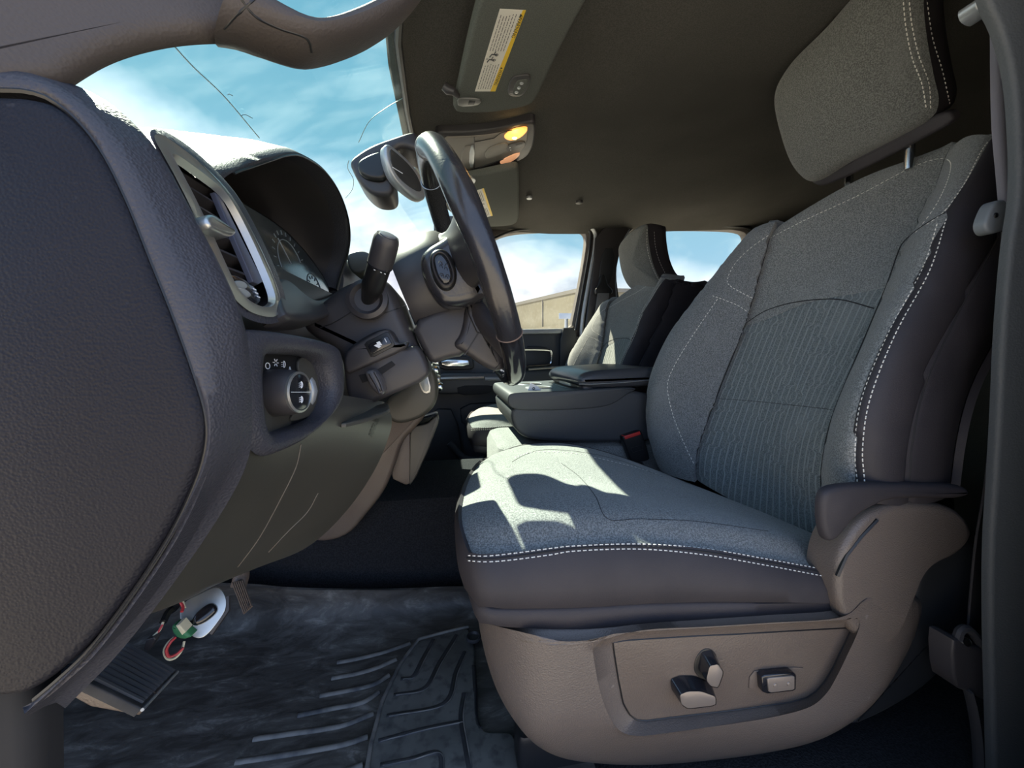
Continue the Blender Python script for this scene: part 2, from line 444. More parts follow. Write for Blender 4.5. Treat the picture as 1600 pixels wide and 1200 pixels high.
# ribbed insert: vertical pale lines with small jogs
def mat_ribs():
    m = fabric('ribbed seat insert cloth', (.098, .115, .118), (.19, .21, .21))
    t = m.node_tree; b = t.nodes['Principled BSDF']; L = t.links.new
    src = b.inputs['Base Color'].links[0].from_socket
    tcn = t.nodes.new('ShaderNodeTexCoord'); sp = t.nodes.new('ShaderNodeSeparateXYZ'); L(tcn.outputs['Object'], sp.inputs[0])
    def mth(op, a, b_=None, c=None):
        n = t.nodes.new('ShaderNodeMath'); n.operation = op
        for i, q in enumerate((a, b_, c)):
            if q is None: continue
            if isinstance(q, (int, float)): n.inputs[i].default_value = q
            else: L(q, n.inputs[i])
        return n.outputs[0]
    cb = t.nodes.new('ShaderNodeCombineXYZ')
    L(mth('MULTIPLY', mth('FLOOR', mth('MULTIPLY', sp.outputs[1], 35.)), 3.7), cb.inputs[0]); L(mth('MULTIPLY', sp.outputs[2], 13.), cb.inputs[1])
    nz = t.nodes.new('ShaderNodeTexNoise'); nz.inputs['Scale'].default_value = 1.4; nz.inputs['Detail'].default_value = 0
    L(cb.outputs[0], nz.inputs[0])
    jr = t.nodes.new('ShaderNodeMapRange'); jr.inputs[1].default_value = .56; jr.inputs[2].default_value = .60; jr.inputs[3].default_value = 0; jr.inputs[4].default_value = .5
    L(nz.outputs['Fac'], jr.inputs[0])
    fr = mth('FRACT', mth('MULTIPLY_ADD', sp.outputs[1], 70., jr.outputs[0]))
    d = mth('ABSOLUTE', mth('SUBTRACT', fr, .5))
    lr = t.nodes.new('ShaderNodeMapRange'); lr.inputs[1].default_value = .06; lr.inputs[2].default_value = .16; lr.inputs[3].default_value = .75; lr.inputs[4].default_value = 0
    L(d, lr.inputs[0])
    x_ = t.nodes.new('ShaderNodeMix'); x_.data_type = 'RGBA'; L(lr.outputs[0], x_.inputs[0]); L(src, x_.inputs[6]); x_.inputs[7].default_value = (.30, .33, .325, 1)
    L(x_.outputs[2], b.inputs['Base Color'])
    bp = b.inputs['Normal'].links[0].from_node
    bp2 = t.nodes.new('ShaderNodeBump'); bp2.inputs['Strength'].default_value = .8; bp2.inputs['Distance'].default_value = .002
    L(lr.outputs[0], bp2.inputs['Height']); L(bp.outputs[0], bp2.inputs['Normal']); L(bp2.outputs[0], b.inputs['Normal'])
    return m
M_rib = mat_ribs()
def mat_glass(name, tint, gl=.06, dirt=0.):
    m = bpy.data.materials.new(name); m.use_nodes = True; t = m.node_tree; t.nodes.clear(); L = t.links.new
    o = t.nodes.new('ShaderNodeOutputMaterial'); tr = t.nodes.new('ShaderNodeBsdfTransparent'); tr.inputs[0].default_value = (*tint, 1)
    g = t.nodes.new('ShaderNodeBsdfGlossy'); g.inputs['Roughness'].default_value = .02
    x_ = t.nodes.new('ShaderNodeMixShader'); x_.inputs[0].default_value = gl
    L(tr.outputs[0], x_.inputs[1]); L(g.outputs[0], x_.inputs[2]); out = x_.outputs[0]
    if dirt:
        df = t.nodes.new('ShaderNodeBsdfTranslucent'); df.inputs[0].default_value = (.85, .9, .9, 1)
        tcn = t.nodes.new('ShaderNodeTexCoord'); mp_ = t.nodes.new('ShaderNodeMapping'); mp_.inputs['Scale'].default_value = (2, 5, 2); mp_.inputs['Rotation'].default_value = (.3, .4, .9)
        L(tcn.outputs['Object'], mp_.inputs[0])
        n = t.nodes.new('ShaderNodeTexNoise'); n.inputs['Scale'].default_value = 2; n.inputs['Detail'].default_value = 10; n.inputs['Roughness'].default_value = .6; n.inputs['Distortion'].default_value = .4
        L(mp_.outputs[0], n.inputs[0])
        r = t.nodes.new('ShaderNodeMapRange'); r.inputs[1].default_value = .45; r.inputs[2].default_value = .8; r.inputs[4].default_value = dirt
        L(n.outputs['Fac'], r.inputs[0])
        x2 = t.nodes.new('ShaderNodeMixShader'); L(r.outputs[0], x2.inputs[0]); L(out, x2.inputs[1]); L(df.outputs[0], x2.inputs[2]); out = x2.outputs[0]
    L(out, o.inputs[0]); return m
M_wind = mat_glass('windscreen glass', (.90, .98, .99), .04, .04)
M_side = mat_glass('side glass', (.96, .98, .97), .03, .05)
M_lamp = mat('lit amber lamp lens', (.9, .5, .2), .4, emit=((1, .36, .06), .9))
M_lampc = mat('lit bulb glow', (1, .8, .4), .4, emit=((1, .70, .12), 5.0))
M_lamp2 = mat('amber lamp lens', (.85, .48, .30), .35, emit=((1, .45, .22), .22))
M_gauge = mat('gauge glass', (.035, .042, .048), .16, var=[(5, (.10, .125, .135), .35, .7)], coat=.8)  # bluish mottling painted in as a faint reflection on the glass
M_icon = mat('printed icon white', (.85, .87, .9), .5)
# ================================================================== SETTING
def st(o): o['kind'] = 'structure'; return o
def plate(name, plane, uv, t, m, parent=None, r=.003, off=0, ch=2, steps=3, dome=0, k=.25):
    """pixel outline put onto a real plane, rounded corners, real thickness"""
    q = [plane(a, b, off) for a, b in uv]
    if ch: q = chaik(q, ch, True, k)
    return mk(name, rslab(q, plane.n, t, r, steps, dome=dome), m, parent)
GZ = -.80
# ground around the vehicle
st(mk('ground', grid_mb([[(x, y, GZ) for x in (-60, -6, 6, 60)] for y in (-60, -6, 6, 60)]), M_conc))
# cab floor and tunnel
st(mk('floor', thick(grid_mb([[(x, y, -.004) for x in (-1.1, -.5, 0, .6, 1.95)] for y in (.16, .6, 1.2, 2.08)]), .05), M_carpet))
# ceiling: headliner
def hz(x, y):
    z = 1.342 + .075*max(0, x-.62)
    z -= .03*max(0, (y-1.86)/.21)**2.2
    z -= .10*max(0, (.42-y)/.25)**2.0
    return z
def hx(y): return -.093+.25*(max(0, abs(y-1.10)-.12)/.82)**2
ys = [.16, .2, .25, .3, .36, .42, .6, .8, .95, 1.1, 1.25, 1.4, 1.5, 1.6, 1.7, 1.8, 1.88, 1.95, 2.0, 2.04, 2.08]
rows = []
for y in ys:
    x0 = hx(y)
    xx = [x0, x0+.006, x0+.02, x0+.05, x0+.10]+[x0+.10+(1.95-x0-.10)*k/12 for k in range(1, 13)]
    dz = [.035, .015, .004, 0, 0]+[0]*12
    rows.append([V((x, y, hz(x, y)-d)) for x, d in zip(xx, dz)])
ceil = st(mk('ceiling', thick(grid_mb(rows), .03), M_liner))
# front bulkhead (below the dash) and back wall of the cab
st(mk('wall_front', box((-1.12, 1.12, .40), (.04, 1.92, .86)), M_matte))
st(mk('wall_back', box((1.97, 1.12, .72), (.04, 1.92, 1.46)), M_liner))
# passenger side: wall with two window openings
YW = 2.07
w1 = [(772, 372), (800, 362), (850, 359), (905, 358), (918, 364), (917, 385), (908, 440), (896, 500), (893, 513), (860, 514), (760, 515), (700, 515), (715, 440), (745, 392)]
w2 = [(985, 362), (1010, 357), (1085, 356), (1160, 358), (1172, 368), (1165, 400), (1140, 440), (1112, 478), (1040, 486), (975, 484), (964, 470), (963, 430), (968, 395)]
pw = PY(YW)
def wallpart(name, pts, m, r=.006, t=.05, y=YW, parent=None): return mk(name, rslab([V((a, y, b)) for a, b in pts], (0, -1, 0), t, r), m, parent)
def xz(u, v, y=YW): p = P(u, v, y); return (p.x, p.z)
wr = bpy.data.objects.new('wall_right', None); COL.objects.link(wr); wr['kind'] = 'structure'; wr.location = (0, YW, 0)
# wall built as one loop-bridged sheet: big outline minus the two windows
def window_wall():
    mb = MB()
    o1 = chaik([V((*xz(a, b), 0)) for a, b in w1], 2); o2 = chaik([V((*xz(a, b), 0)) for a, b in w2], 2)
    def ring(inner, x0, x1, z0, z1, y=YW):
        # outer points by radial projection on a box
        c = sum(inner, V((0, 0, 0)))/len(inner)
        out = []
        for p in inner:
            d = p-c; s = 1e9
            if d.x > 1e-6: s = min(s, (x1-c.x)/d.x)
            if d.x < -1e-6: s = min(s, (x0-c.x)/d.x)
            if d.y > 1e-6: s = min(s, (z1-c.y)/d.y)
            if d.y < -1e-6: s = min(s, (z0-c.y)/d.y)
            out.append(c+d*s)
        A = [V((p.x, y, p.y)) for p in out]; B = [V((p.x, y, p.y)) for p in inset(inner, (0, 0, 1), -.012)]
        C = [V((p.x, y+.012, p.y)) for p in inner]; D = [V((p.x, y+.06, p.y)) for p in inner]; E = [V((p.x, y+.06, p.y)) for p in out]
        grid_mb2([A, B, C, D, E], False, False, mb)
    ring(o1, -.06, .86, .60, 1.37); ring(o2, .86, 1.97, .60, 1.47)
    return mb, o1, o2
mbw, o1, o2 = window_wall()
mk('window_surround', mbw, M_pillar, wr, fix=False)
g1 = bpy.data.objects.new('x', None); bpy.data.objects.remove(g1)
st(mk('window_1', rslab([V((p.x, YW+.03, p.y)) for p in inset(o1, (0, 0, 1), -.008)], (0, -1, 0), .004, .001, 1), M_side))
st(mk('window_2', rslab([V((p.x, YW+.03, p.y)) for p in inset(o2, (0, 0, 1), -.008)], (0, -1, 0), .004, .001, 1), M_side))
# pale weather strip of the front door frame, dark seals
def seal(name, uv, y, r, m, parent): return mk(name, tube(spl([P(a, b, y) for a, b in uv], 50), r, 8), m, parent)
seal('seal', [(745, 388), (775, 371), (805, 360), (850, 356), (905, 354), (921, 361), (922, 385), (912, 445), (899, 516)], 2.055, .007, M_black, wr)
seal('weather_strip', [(840, 353), (905, 351), (927, 359), (930, 380), (922, 430), (910, 500), (906, 560), (902, 610)], 2.045, .011, M_silver2, wr)
seal('seal', [(966, 480), (960, 430), (966, 392), (983, 359), (1010, 353), (1085, 352), (1162, 354), (1177, 367), (1170, 402), (1143, 442), (1112, 482)], 2.055, .011, M_black, wr)
# lower door skins
st(mk('door_2', box((1.40, 2.10, .36), (.95, .06, .70)), M_doord))
mk('kick_panel', box((-.56, 2.105, .44), (1.10, .05, .90)), M_matte, wr)
# windscreen
WB = -.80
rows = []
for k in range(9):
    t = k/8; y = .17+1.86*t; bow = .10*(1-(2*t-1)**2)
    top = V((hx(y)+.002, y, hz(0, y)-.030)); bot = V((WB-bow, y, .93))
    rows.append([top.lerp(bot, s/8) + V((-.02, 0, .02))*math.sin(PI*s/8) for s in range(9)])
wind = st(mk('window_3', thick(grid_mb(rows), .005), M_wind))
TW = bvh(wind)
# hairline crack and scratches in the windscreen
M_crack = mat('crack edge', (.25, .42, .46), .3)
for uv in ([(545, 250), (543, 262), (552, 280), (550, 296), (540, 309)], [(630, 152), (600, 170), (576, 190), (560, 222)],
           [(376, 181), (382, 178), (394, 184)], [(355, 147), (358, 146), (363, 149)], [(262, 60), (300, 102), (350, 150), (405, 215)]):
    w = .0011 if uv[0][0] != 262 else .0013
    mk('crack' if uv[0][0] != 262 else 'scratch', bead(TW, uv, w, .001, .6, None, 3, 5), M_crack, wind)
# black surround of the header edge
mk('header_edge', tube([r[0]+V((-.004, 0, -.004)) for r in rows], .008, 8), M_black, ceil)
# far A pillar (passenger side)
ap = bpy.data.objects.new('trim_1', None); COL.objects.link(ap); ap['kind'] = 'structure'; ap.location = (-.4, 2.0, 1.1)
mk('pillar_trim', tube(spl([V((.22, 2.06, 1.34)), V((.13, 2.05, 1.31)), V((-.10, 2.04, 1.235)), V((-.48, 2.04, 1.09)), V((-.9, 2.04, .93))], 20), .04, 12, flat=.7), M_pillar, ap)
# near A pillar (driver side) with its grab handle
npil = bpy.data.objects.new('trim_2', None); COL.objects.link(npil); npil['kind'] = 'structure'; npil.location = (-.2, .25, 1.0)
pa = Plane(P(90, 125, .262), P(480, 83, .33), P(250, -300, .30))
low = [(-260, 150), (-60, 140), (20, 131), (90, 126), (120, 105), (160, 82), (205, 66), (255, 55), (300, 50), (350, 49), (395, 50)]
up = [(425, 20), (415, -30), (440, -120), (560, -190), (800, -260), (820, -420), (300, -520), (-260, -420)]
q = [pa(a, b) for a, b in chaik([V((a, b, 0)) for a, b in low+up], 2)] if False else [pa(p.x, p.y) for p in chaik([V((a, b, 0)) for a, b in low+up], 2)]
mk('pillar_trim', rslab(q, pa.n, .012, .010, 5), M_pillar, npil)
gh_lo = [(335, 53), (370, 55), (405, 64), (440, 75), (484, 84), (520, 80), (560, 69), (600, 50), (640, 20), (675, -25), (690, -60)]
gh_up = [(385, -40), (396, -2), (420, 12), (440, 24), (462, 37), (484, 44), (507, 42), (535, 32), (570, 16), (606, -6), (640, -70)]
A = spl([pa(a, b, .004) for a, b in gh_lo], 40); B = spl([pa(a, b, .004) for a, b in gh_up], 40)
rows = []
for a, b in zip(A, B):
    d = b-a; n = pa.n; w = d.length; rows.append([a + d*(.5-.5*math.cos(th)) + n*math.sin(th)*(.020 if math.sin(th) > 0 else .03) for th in [2*PI*k/16 for k in range(16)]])
handle = mk('grab_handle', grid_mb(rows, cu=True, caps=True), M_pillar, npil)
TH = bvh(handle)
mk('seam', bead(TH, [(398, -2), (372, 22), (350, 46)], .0008, 0, .5), M_black, npil)
mk('seam', bead(TH, [(372, -8), (398, 25), (436, 45), (478, 60), (487, 82)], .0008, 0, .5), M_black, npil)
# driver side B pillar, right foreground
bp = bpy.data.objects.new('trim_3', None); COL.objects.link(bp); bp['kind'] = 'structure'; bp.location = (.6, .36, .6)
pb = Plane(P(1560, 100, .40), P(1560, 900, .40), P(1760, 500, .37))
q = [pb(p.x, p.y) for p in chaik([V((a, b, 0)) for a, b in [(1530, -60), (1546, 5), (1565, 40), (1585, 110), (1592, 200), (1594, 300), (1580, 380), (1568, 520), (1563, 640), (1556, 760), (1549, 860), (1549, 1000), (1552, 1100), (1556, 1300), (2300, 1500), (2300, -300), (1525, -200)]], 2)]
mk('pillar_trim', rslab(q, pb.n, .012, .006, 4), M_jamb, bp)
# door sill (driver)
st(mk('trim_4', box((.55, .20, -.02), (1.5, .10, .07), r=.01), M_trim))
st(mk('wall_left', box((1.30, .27, .66), (1.32, .06, 1.45), r=.02), M_liner))
# hinge pillar behind the dash end, bottom left
st(mk('trim_5', rslab(chaik([PY(.262)(a, b) for a, b in [(-330, 120), (-10, 130), (0, 560), (25, 980), (48, 1085), (52, 1330), (-330, 1400)]], 1), (0, -1, 0), .02, .01), M_matte))
# ================================================================== OUTSIDE
wl = root('retaining_wall', 'long tan precast concrete wall outside, beyond the passenger windows', 'wall', (5.3, 15.6, GZ))
tops = [P(560, 522, 40), P(770, 484, 23.8), P(905, 451, 15.6), P(1085, 450, 15.2), P(1300, 424, 12)]
zt = tops[2].z
pth = [V((p.x, p.y, 0)) for p in tops]
pth[3] = V((pth[2].x+4.2, pth[2].y-.3, 0)); pth[4] = V((22, 13.2, 0))
def strip(z0, z1, off, m, name, th=.3):
    mk(name, thick(grid_mb([[p+V((0, -off, z)) for p in pth] for z in (z0, z1)]), th), m, wl)
strip(.68+1.12, zt-.12, 0, M_wallc, 'wall_panel'); strip(zt-.13, zt+.03, .06, M_capc, 'coping', .45); strip(GZ, .68+1.13, .35, M_wallc, 'ledge', .3)
mj = MB()
for a, b in zip(pth, pth[1:]):
    L = (b-a).length; n = int(L/2.6)
    for i in range(n+1):
        p = a.lerp(b, i/max(1, n)); box(p+V((0, -.01, (1.8+zt-.12)/2)), (.05, .04, zt-1.95), mb=mj)
mk('panel_joint', mj, M_capc, wl)
sg = root('street_sign', 'small sign post standing in front of the tan wall outside', 'sign', P(884, 512, 14.5))
pp = P(884, 495, 14.5)
mk('post', tube([V((pp.x, 14.5, GZ)), V((pp.x, 14.5, pp.z))], .05, 8), M_silver2, sg)
mk('sign_panel', box((pp.x-.02, 14.44, pp.z+.02), (.55, .03, .22)), M_silver2, sg)
PREC, POFF = -8, (.06, 0, -.02)
# ================================================================== DRIVER SEAT
DS = root('car_seat', 'large grey cloth driver seat with power switches on its side shield', 'car seat', (.3, .72, .02))
SEATPARTS = []
def stitch_rows(T, grp, lines, **kw):
    for uv in lines:
        m = stitch(T, [uv], **kw)
        if m.v: sp_(mk('headrest_stitching' if grp == 'head' else 'stitching', m, M_white, DS), grp)
          # (object, group) with group in base/back/head, for the mirrored passenger copy
def sp_(o, grp): SEATPARTS.append((o, grp)); return o
def colpts(l): return [P(u, v, y) for u, v, y in l]
NR = 60
c0 = [P(1032, 700, 1.0)+V((.13, .0, 0)), P(1033, 590, 1.0)+V((.13, 0, 0)), P(1100, 475, 1.0)+V((.12, 0, 0)), P(1200, 372, .96)+V((.08, 0, -.01))]
c1 = colpts([(1046, 725, .975), (1030, 680, .98), (1026, 640, .98), (1033, 590, .98), (1060, 530, .98), (1100, 475, .975), (1150, 415, .96), (1198, 366, .93)])
c2 = colpts([(1087, 750, .86), (1090, 700, .86), (1120, 617, .86), (1163, 507, .86), (1182, 440, .86), (1206, 362, .86)])
cm = colpts([(1180, 800, .72), (1185, 700, .73), (1215, 600, .73), (1262, 480, .73), (1305, 380, .73), (1345, 284, .74)])
c3 = colpts([(1290, 845, .57), (1280, 770, .57), (1284, 710, .57), (1302, 640, .575), (1348, 530, .585), (1382, 450, .59), (1408, 390, .60), (1445, 320, .61), (1482, 231, .62)])
c4 = colpts([(1338, 790, .475), (1334, 700, .475), (1346, 620, .48), (1386, 520, .485), (1440, 420, .49), (1477, 335, .50), (1512, 275, .51), (1547, 214, .53)])
c5 = colpts([(1418, 790, .455), (1424, 690, .455), (1443, 600, .46), (1490, 500, .465), (1535, 415, .47), (1572, 335, .485), (1600, 238, .51)])
c6 = [p+V((.115+.045*k/6, .022, -.014*k/6)) for k, p in enumerate(c5)]
cols = [c0, c1, c2, cm, c3, c4, c5, c6]
def over(c, dx):
    t = c[-1]; return c + [t+V((dx*.35, 0, .004)), t+V((dx, 0, -.012))]
cols = [over(c, d) for c, d in zip(cols, (.03, .07, .10, .10, .10, .09, .06, .03))]
R = [spl(c, NR) for c in cols]
CR = [spl([r[i] for r in R], 8*12+1) for i in range(NR)]       # rows bottom to top
# find the column index of every seam in the resampled rows
def idx(row, p): return min(range(len(row)), key=lambda k: (row[k]-p).length)
def seat_patch(k0, k1, i0, i1, mat_, name, parent, bul=.010, nx=26, seam=.004):
    rows = []
    for i in range(i0, i1+1):
        row = CR[i]; a, b = idx(row, R[k0][i]), idx(row, R[k1][i])
        seg = resample(row[a:b+1], nx)
        j = min(max(i, 1), NR-2)
        up = (CR[j+1][len(row)//2]-CR[j-1][len(row)//2])
        out = []
        for k, p in enumerate(seg):
            t = k/(nx-1)
            tn = seg[min(k+1, nx-1)]-seg[max(k-1, 0)]
            n = up.cross(tn).normalized()
            if n.dot(CO-p) < 0: n = -n
            e = min(t, 1-t)
            s = bul*math.sin(PI*t) - (seam*max(0, 1-e/.05) if bul >= 0 else 0)
            edge = min(i-i0, i1-i)
            if edge == 0: s -= seam*.7
            out.append(p+n*s)
        rows.append(out)
    return thick(grid_mb(rows), .02)
# ribbed zone boundary
rb = int(NR*.60)
for i in range(NR):
    if R[3][i].z > P(1260, 478, .73).z: rb = i; break
T_ = NR-1
bk = []
bk.append(sp_(mk('backrest_bolster', seat_patch(0, 2, 0, T_, M_fab2, '', DS, .012, 40), M_fab2, DS, 60), 'back'))
bk.append(sp_(mk('backrest_insert', seat_patch(2, 4, 0, rb, M_rib, '', DS, .004, 50, .003), M_rib, DS, 60), 'back'))
bk.append(sp_(mk('backrest_upper_panel', seat_patch(2, 4, rb, T_, M_fab, '', DS, .005, 50, .003), M_fab, DS, 60), 'back'))
bk.append(sp_(mk('backrest_bolster', seat_patch(4, 5, 0, T_, M_fab, '', DS, .010, 26), M_fab, DS, 60), 'back'))
bk.append(sp_(mk('backrest_side_panel', seat_patch(5, 6, 0, T_, M_vinyl, '', DS, .006, 26, .002), M_vinyl, DS, 60), 'back'))
bk.append(sp_(mk('backrest_side_panel', seat_patch(6, 7, 0, T_, M_vinyl, '', DS, .008, 26, .002), M_vinyl, DS, 60), 'back'))
# rear shell closing the backrest
rr = []
for i in range(0, NR, 3):
    a, b = CR[i][0], CR[i][-1]
    rr.append([a, a.lerp(b, .1)+V((.05, 0, 0)), a.lerp(b, .5)+V((.07, 0, 0)), a.lerp(b, .9)+V((.05, 0, 0)), b])
sp_(mk('backrest_shell', thick(loft(rr, 12, 30), .01), M_vinyl, DS), 'back')
TB = bvh(*bk)
stitch_rows(TB, 'back', [[(1340, 754), (1336, 700), (1347, 622), (1388, 521), (1441, 421), (1466, 345)],
            [(1351, 754), (1348, 700), (1359, 625), (1398, 524), (1452, 424), (1480, 338)],
            [(1203, 372), (1260, 343), (1340, 306), (1420, 264), (1462, 249), (1482, 250), (1486, 262), (1478, 290), (1460, 325), (1430, 365)],
            [(1543, 222), (1532, 238), (1505, 290), (1475, 331), (1445, 353)]])
stitch_rows(TB, 'back', [[(1084, 724), (1070, 695), (1052, 650), (1043, 605), (1052, 575), (1080, 528), (1122, 466)],
            [(1176, 466), (1160, 458), (1140, 446), (1137, 435), (1150, 410), (1175, 386), (1202, 367)],
            [(1172, 490), (1150, 476), (1113, 462)]], dash=.006, gap=.004, r=.0008)
d = MB()
for uv in ([(1477, 332), (1440, 354), (1412, 378), (1402, 398), (1385, 446), (1350, 530), (1304, 640), (1286, 712), (1283, 770), (1290, 840)],
           [(1421, 755), (1426, 690), (1446, 600), (1492, 500), (1537, 415), (1560, 372)],
           [(1087, 740), (1091, 700), (1121, 617), (1164, 507), (1184, 440), (1203, 372)],
           [(1165, 505), (1200, 484), (1250, 471), (1310, 468), (1366, 482)],
           [(1112, 622), (1190, 628), (1300, 640)]):
    sp_(mk('seam_piping', bead(TB, uv, .0012 if uv[0] != (1112, 622) else .0005, .0003, .5), M_stitchd, DS), 'back')
# lower bolster trim above the hinge
pt = PY(.442)
sp_(plate('bolster_trim', pt, [(1286, 775), (1300, 762), (1340, 757), (1415, 756), (1500, 758), (1520, 766), (1512, 782), (1416, 779), (1378, 786), (1335, 812), (1312, 845), (1293, 850), (1285, 815)], .012, M_vinyl, DS, .008, ch=2), 'base')
# cushion
K = [
 colpts([(736, 862, .50), (752, 868, .487), (800, 866, .485), (900, 854, .485), (1000, 851, .485), (1100, 860, .485), (1200, 876, .485), (1306, 897, .485)]),
 colpts([(722, 815, .56), (745, 812, .55), (800, 805, .54), (900, 796, .54), (1000, 798, .54), (1100, 810, .54), (1200, 828, .54), (1300, 852, .54)]),
 colpts([(725, 775, .66), (750, 766, .66), (800, 758, .66), (900, 754, .66), (1000, 768, .66), (1090, 785, .66), (1220, 812, .66)]),
 colpts([(737, 742, .78), (760, 730, .78), (810, 722, .78), (900, 722, .78), (1000, 742, .78), (1120, 772, .78)]),
 colpts([(753, 722, .90), (775, 709, .90), (820, 701, .90), (900, 701, .90), (980, 720, .90), (1085, 758, .90)]),
 colpts([(772, 715, .98), (792, 703, .98), (830, 694, .98), (890, 694, .98), (960, 711, .98), (1062, 748, .98)])]
fr = [k[0]+V((.002, 0, -.012)) for k in K]
bot = [V((k[0].x+.025, k[0].y+(.004 if i else .0), .345)) for i, k in enumerate(K)]
Kf = K
rows_top = [spl(c, 50) for c in Kf]
cush = mk('cushion', thick(loft(Kf, 50, 50), .02), M_fab, DS, 60); sp_(cush, 'base')
# side and front skirt of the cushion: path round the rim
rim = [p for p in reversed(K[0])] + [k[0] for k in K[1:]] + [p for p in K[5][1:]]
rs = spl(rim, 120)
def skirt_low(p):
    z = .349
    if p.y < .50 and p.x > .03: q = p.copy(); q.y -= .014; q.z = z; return q
    return V((p.x+.018, p.y-.002, z))
lowpath = [P(u, v, .472) for u, v in [(1311, 949), (1200, 958), (1100, 965), (1000, 973), (900, 980), (800, 976), (765, 971)]]+[P(748, 960, .49)] + [V((k[0].x+.02, k[0].y, .345)) for k in K[1:]] + [V((p.x, p.y-.002, p.z-.06)) for p in K[5][2:]]
low_ = spl(lowpath, 120)
# keep the two paths in step: pair by nearest x/y fraction
rs = resample(rs, 120)
def mid_(a, b, t, bu):
    m = a.lerp(b, t); n = V((0, -1, 0)) if a.y < .5 else V((-1, 0, 0)); return m+n*bu
rows = [[p+V((0, 0, .001)) for p in rs], [mid_(a, b, .12, .008) for a, b in zip(rs, low_)], [mid_(a, b, .4, .012) for a, b in zip(rs, low_)], [mid_(a, b, .65, .009) for a, b in zip(rs, low_)],
        [mid_(a, b, .71, .002) for a, b in zip(rs, low_)], [mid_(a, b, .76, .005) for a, b in zip(rs, low_)], [mid_(a, b, .96, .001) for a, b in zip(rs, low_)], [mid_(a, b, 1.0, -.006) for a, b in zip(rs, low_)]]
sk = mk('cushion_skirt', thick(grid_mb(rows), .006), M_vinyl, DS, 70); sp_(sk, 'base')
TC = bvh(cush, sk)
stitch_rows(TC, 'base', [[(731, 868), (760, 869), (800, 865), (860, 857), (900, 853), (1000, 850), (1100, 857), (1200, 874), (1305, 893)],
            [(731, 876), (760, 878), (800, 875), (860, 867), (900, 861), (1000, 858), (1100, 867), (1200, 884), (1305, 904)]])
stitch_rows(TC, 'base', [[(805, 715), (825, 708), (850, 706), (900, 709), (960, 722), (1010, 735), (1040, 747)]], r=.0008, dash=.007, gap=.004)
d = MB()
for uv in ([(729, 872), (760, 873.5), (800, 870), (900, 857), (1000, 854), (1100, 862), (1200, 879), (1305, 898.5)], [(800, 722), (820, 711), (850, 703), (905, 706), (970, 720), (1035, 745)],
           [(877, 724), (905, 745), (930, 775), (950, 811), (1000, 811), (1090, 815), (1200, 830)]):
    sp_(mk('seam_piping', bead(TC, uv, .0012 if uv[0][0] == 729 else .0006, .0003, .5), M_stitchd, DS), 'base')
# plinth under the cushion (seat frame) and track
sp_(mk('seat_frame', box((.36, .73, .22), (.50, .44, .24), r=.03), M_matte, DS), 'base')
sp_(mk('seat_track', box((.40, .56, .05), (.60, .05, .06), r=.01), M_black, DS), 'base')
sp_(mk('seat_track', box((.40, .90, .05), (.60, .05, .06), r=.01), M_black, DS), 'base')
# ---- side shield
Y0 = .445
def sh(u, v, y): return P(u, v, y)
outl = [(747, 962), (762, 971), (800, 976), (840, 979), (900, 979), (1000, 974), (1100, 967), (1200, 959), (1311, 951), (1360, 930), (1420, 930), (1440, 945), (1432, 985), (1412, 1030), (1380, 1082), (1340, 1122), (1280, 1156), (1200, 1176), (1100, 1189), (1020, 1195), (950, 1194), (890, 1187), (850, 1172), (820, 1147), (790, 1105), (770, 1062), (755, 1010)]
rec = [(958, 986), (975, 984), (1000, 982), (1050, 979), (1100, 976), (1150, 973), (1200, 970), (1270, 966), (1338, 963), (1345, 968), (1340, 985), (1328, 1010), (1318, 1035), (1305, 1060), (1290, 1085), (1272, 1100), (1240, 1112), (1200, 1122), (1150, 1132), (1090, 1139), (1030, 1146), (1000, 1150), (975, 1146), (958, 1130), (945, 1105), (933, 1060), (926, 1012)]
pan = [(958, 1004), (975, 1001), (1000, 999), (1050, 996), (1100, 993), (1150, 991), (1200, 988), (1270, 984), (1330, 981), (1329, 985), (1322, 1000), (1311, 1022), (1302, 1042), (1290, 1062), (1275, 1080), (1260, 1090), (1235, 1097), (1200, 1102), (1150, 1109), (1090, 1116), (1040, 1122), (1010, 1126), (995, 1125), (985, 1118), (974, 1100), (966, 1060), (959, 1015)]
n = len(outl)
def yfront(u, v):   # the shield bows: front end and lower edge curve away
    y = Y0; y += .085*max(0, (860-u)/115)**2.0; y += .045*max(0, (v-1120)/75)**2; y += .02*max(0, (u-1380)/60)
    return y
def ringpt(a, b, t): return (a[0]*(1-t)+b[0]*t, a[1]*(1-t)+b[1]*t)
L0 = [sh(u, v, yfront(u, v)+.03) for u, v in outl]
topb = [(747, 960), (762, 967), (800, 971), (840, 976), (900, 976), (1000, 968), (1100, 960), (1200, 953), (1311, 945)]
topf = [(749, 972), (762, 986), (800, 1002), (845, 1010), (905, 1010), (1000, 985), (1100, 979), (1200, 973), (1311, 964)]
ob = topb+outl[9:]
L0 = [sh(u, v, yfront(u, v)+.05) for u, v in ob]
L0b = [sh(u, v, yfront(u, v)+(.028 if i < 9 else .02)) for i, (u, v) in enumerate(ob)]
outl = topf+outl[9:]
rec = [(926, 1014), (931, 1009), (938, 1003), (946, 997), (957, 991), (1000, 987), (1100, 981), (1200, 975), (1328, 968), (1338, 966), (1343, 972), (1342, 982), (1336, 998), (1326, 1019), (1308, 1056), (1290, 1085), (1262, 1106), (1200, 1122), (1110, 1136), (1045, 1145), (1000, 1150), (972, 1144), (955, 1125), (944, 1100), (935, 1070), (930, 1042), (927, 1024)]
LL = [L0, L0b]
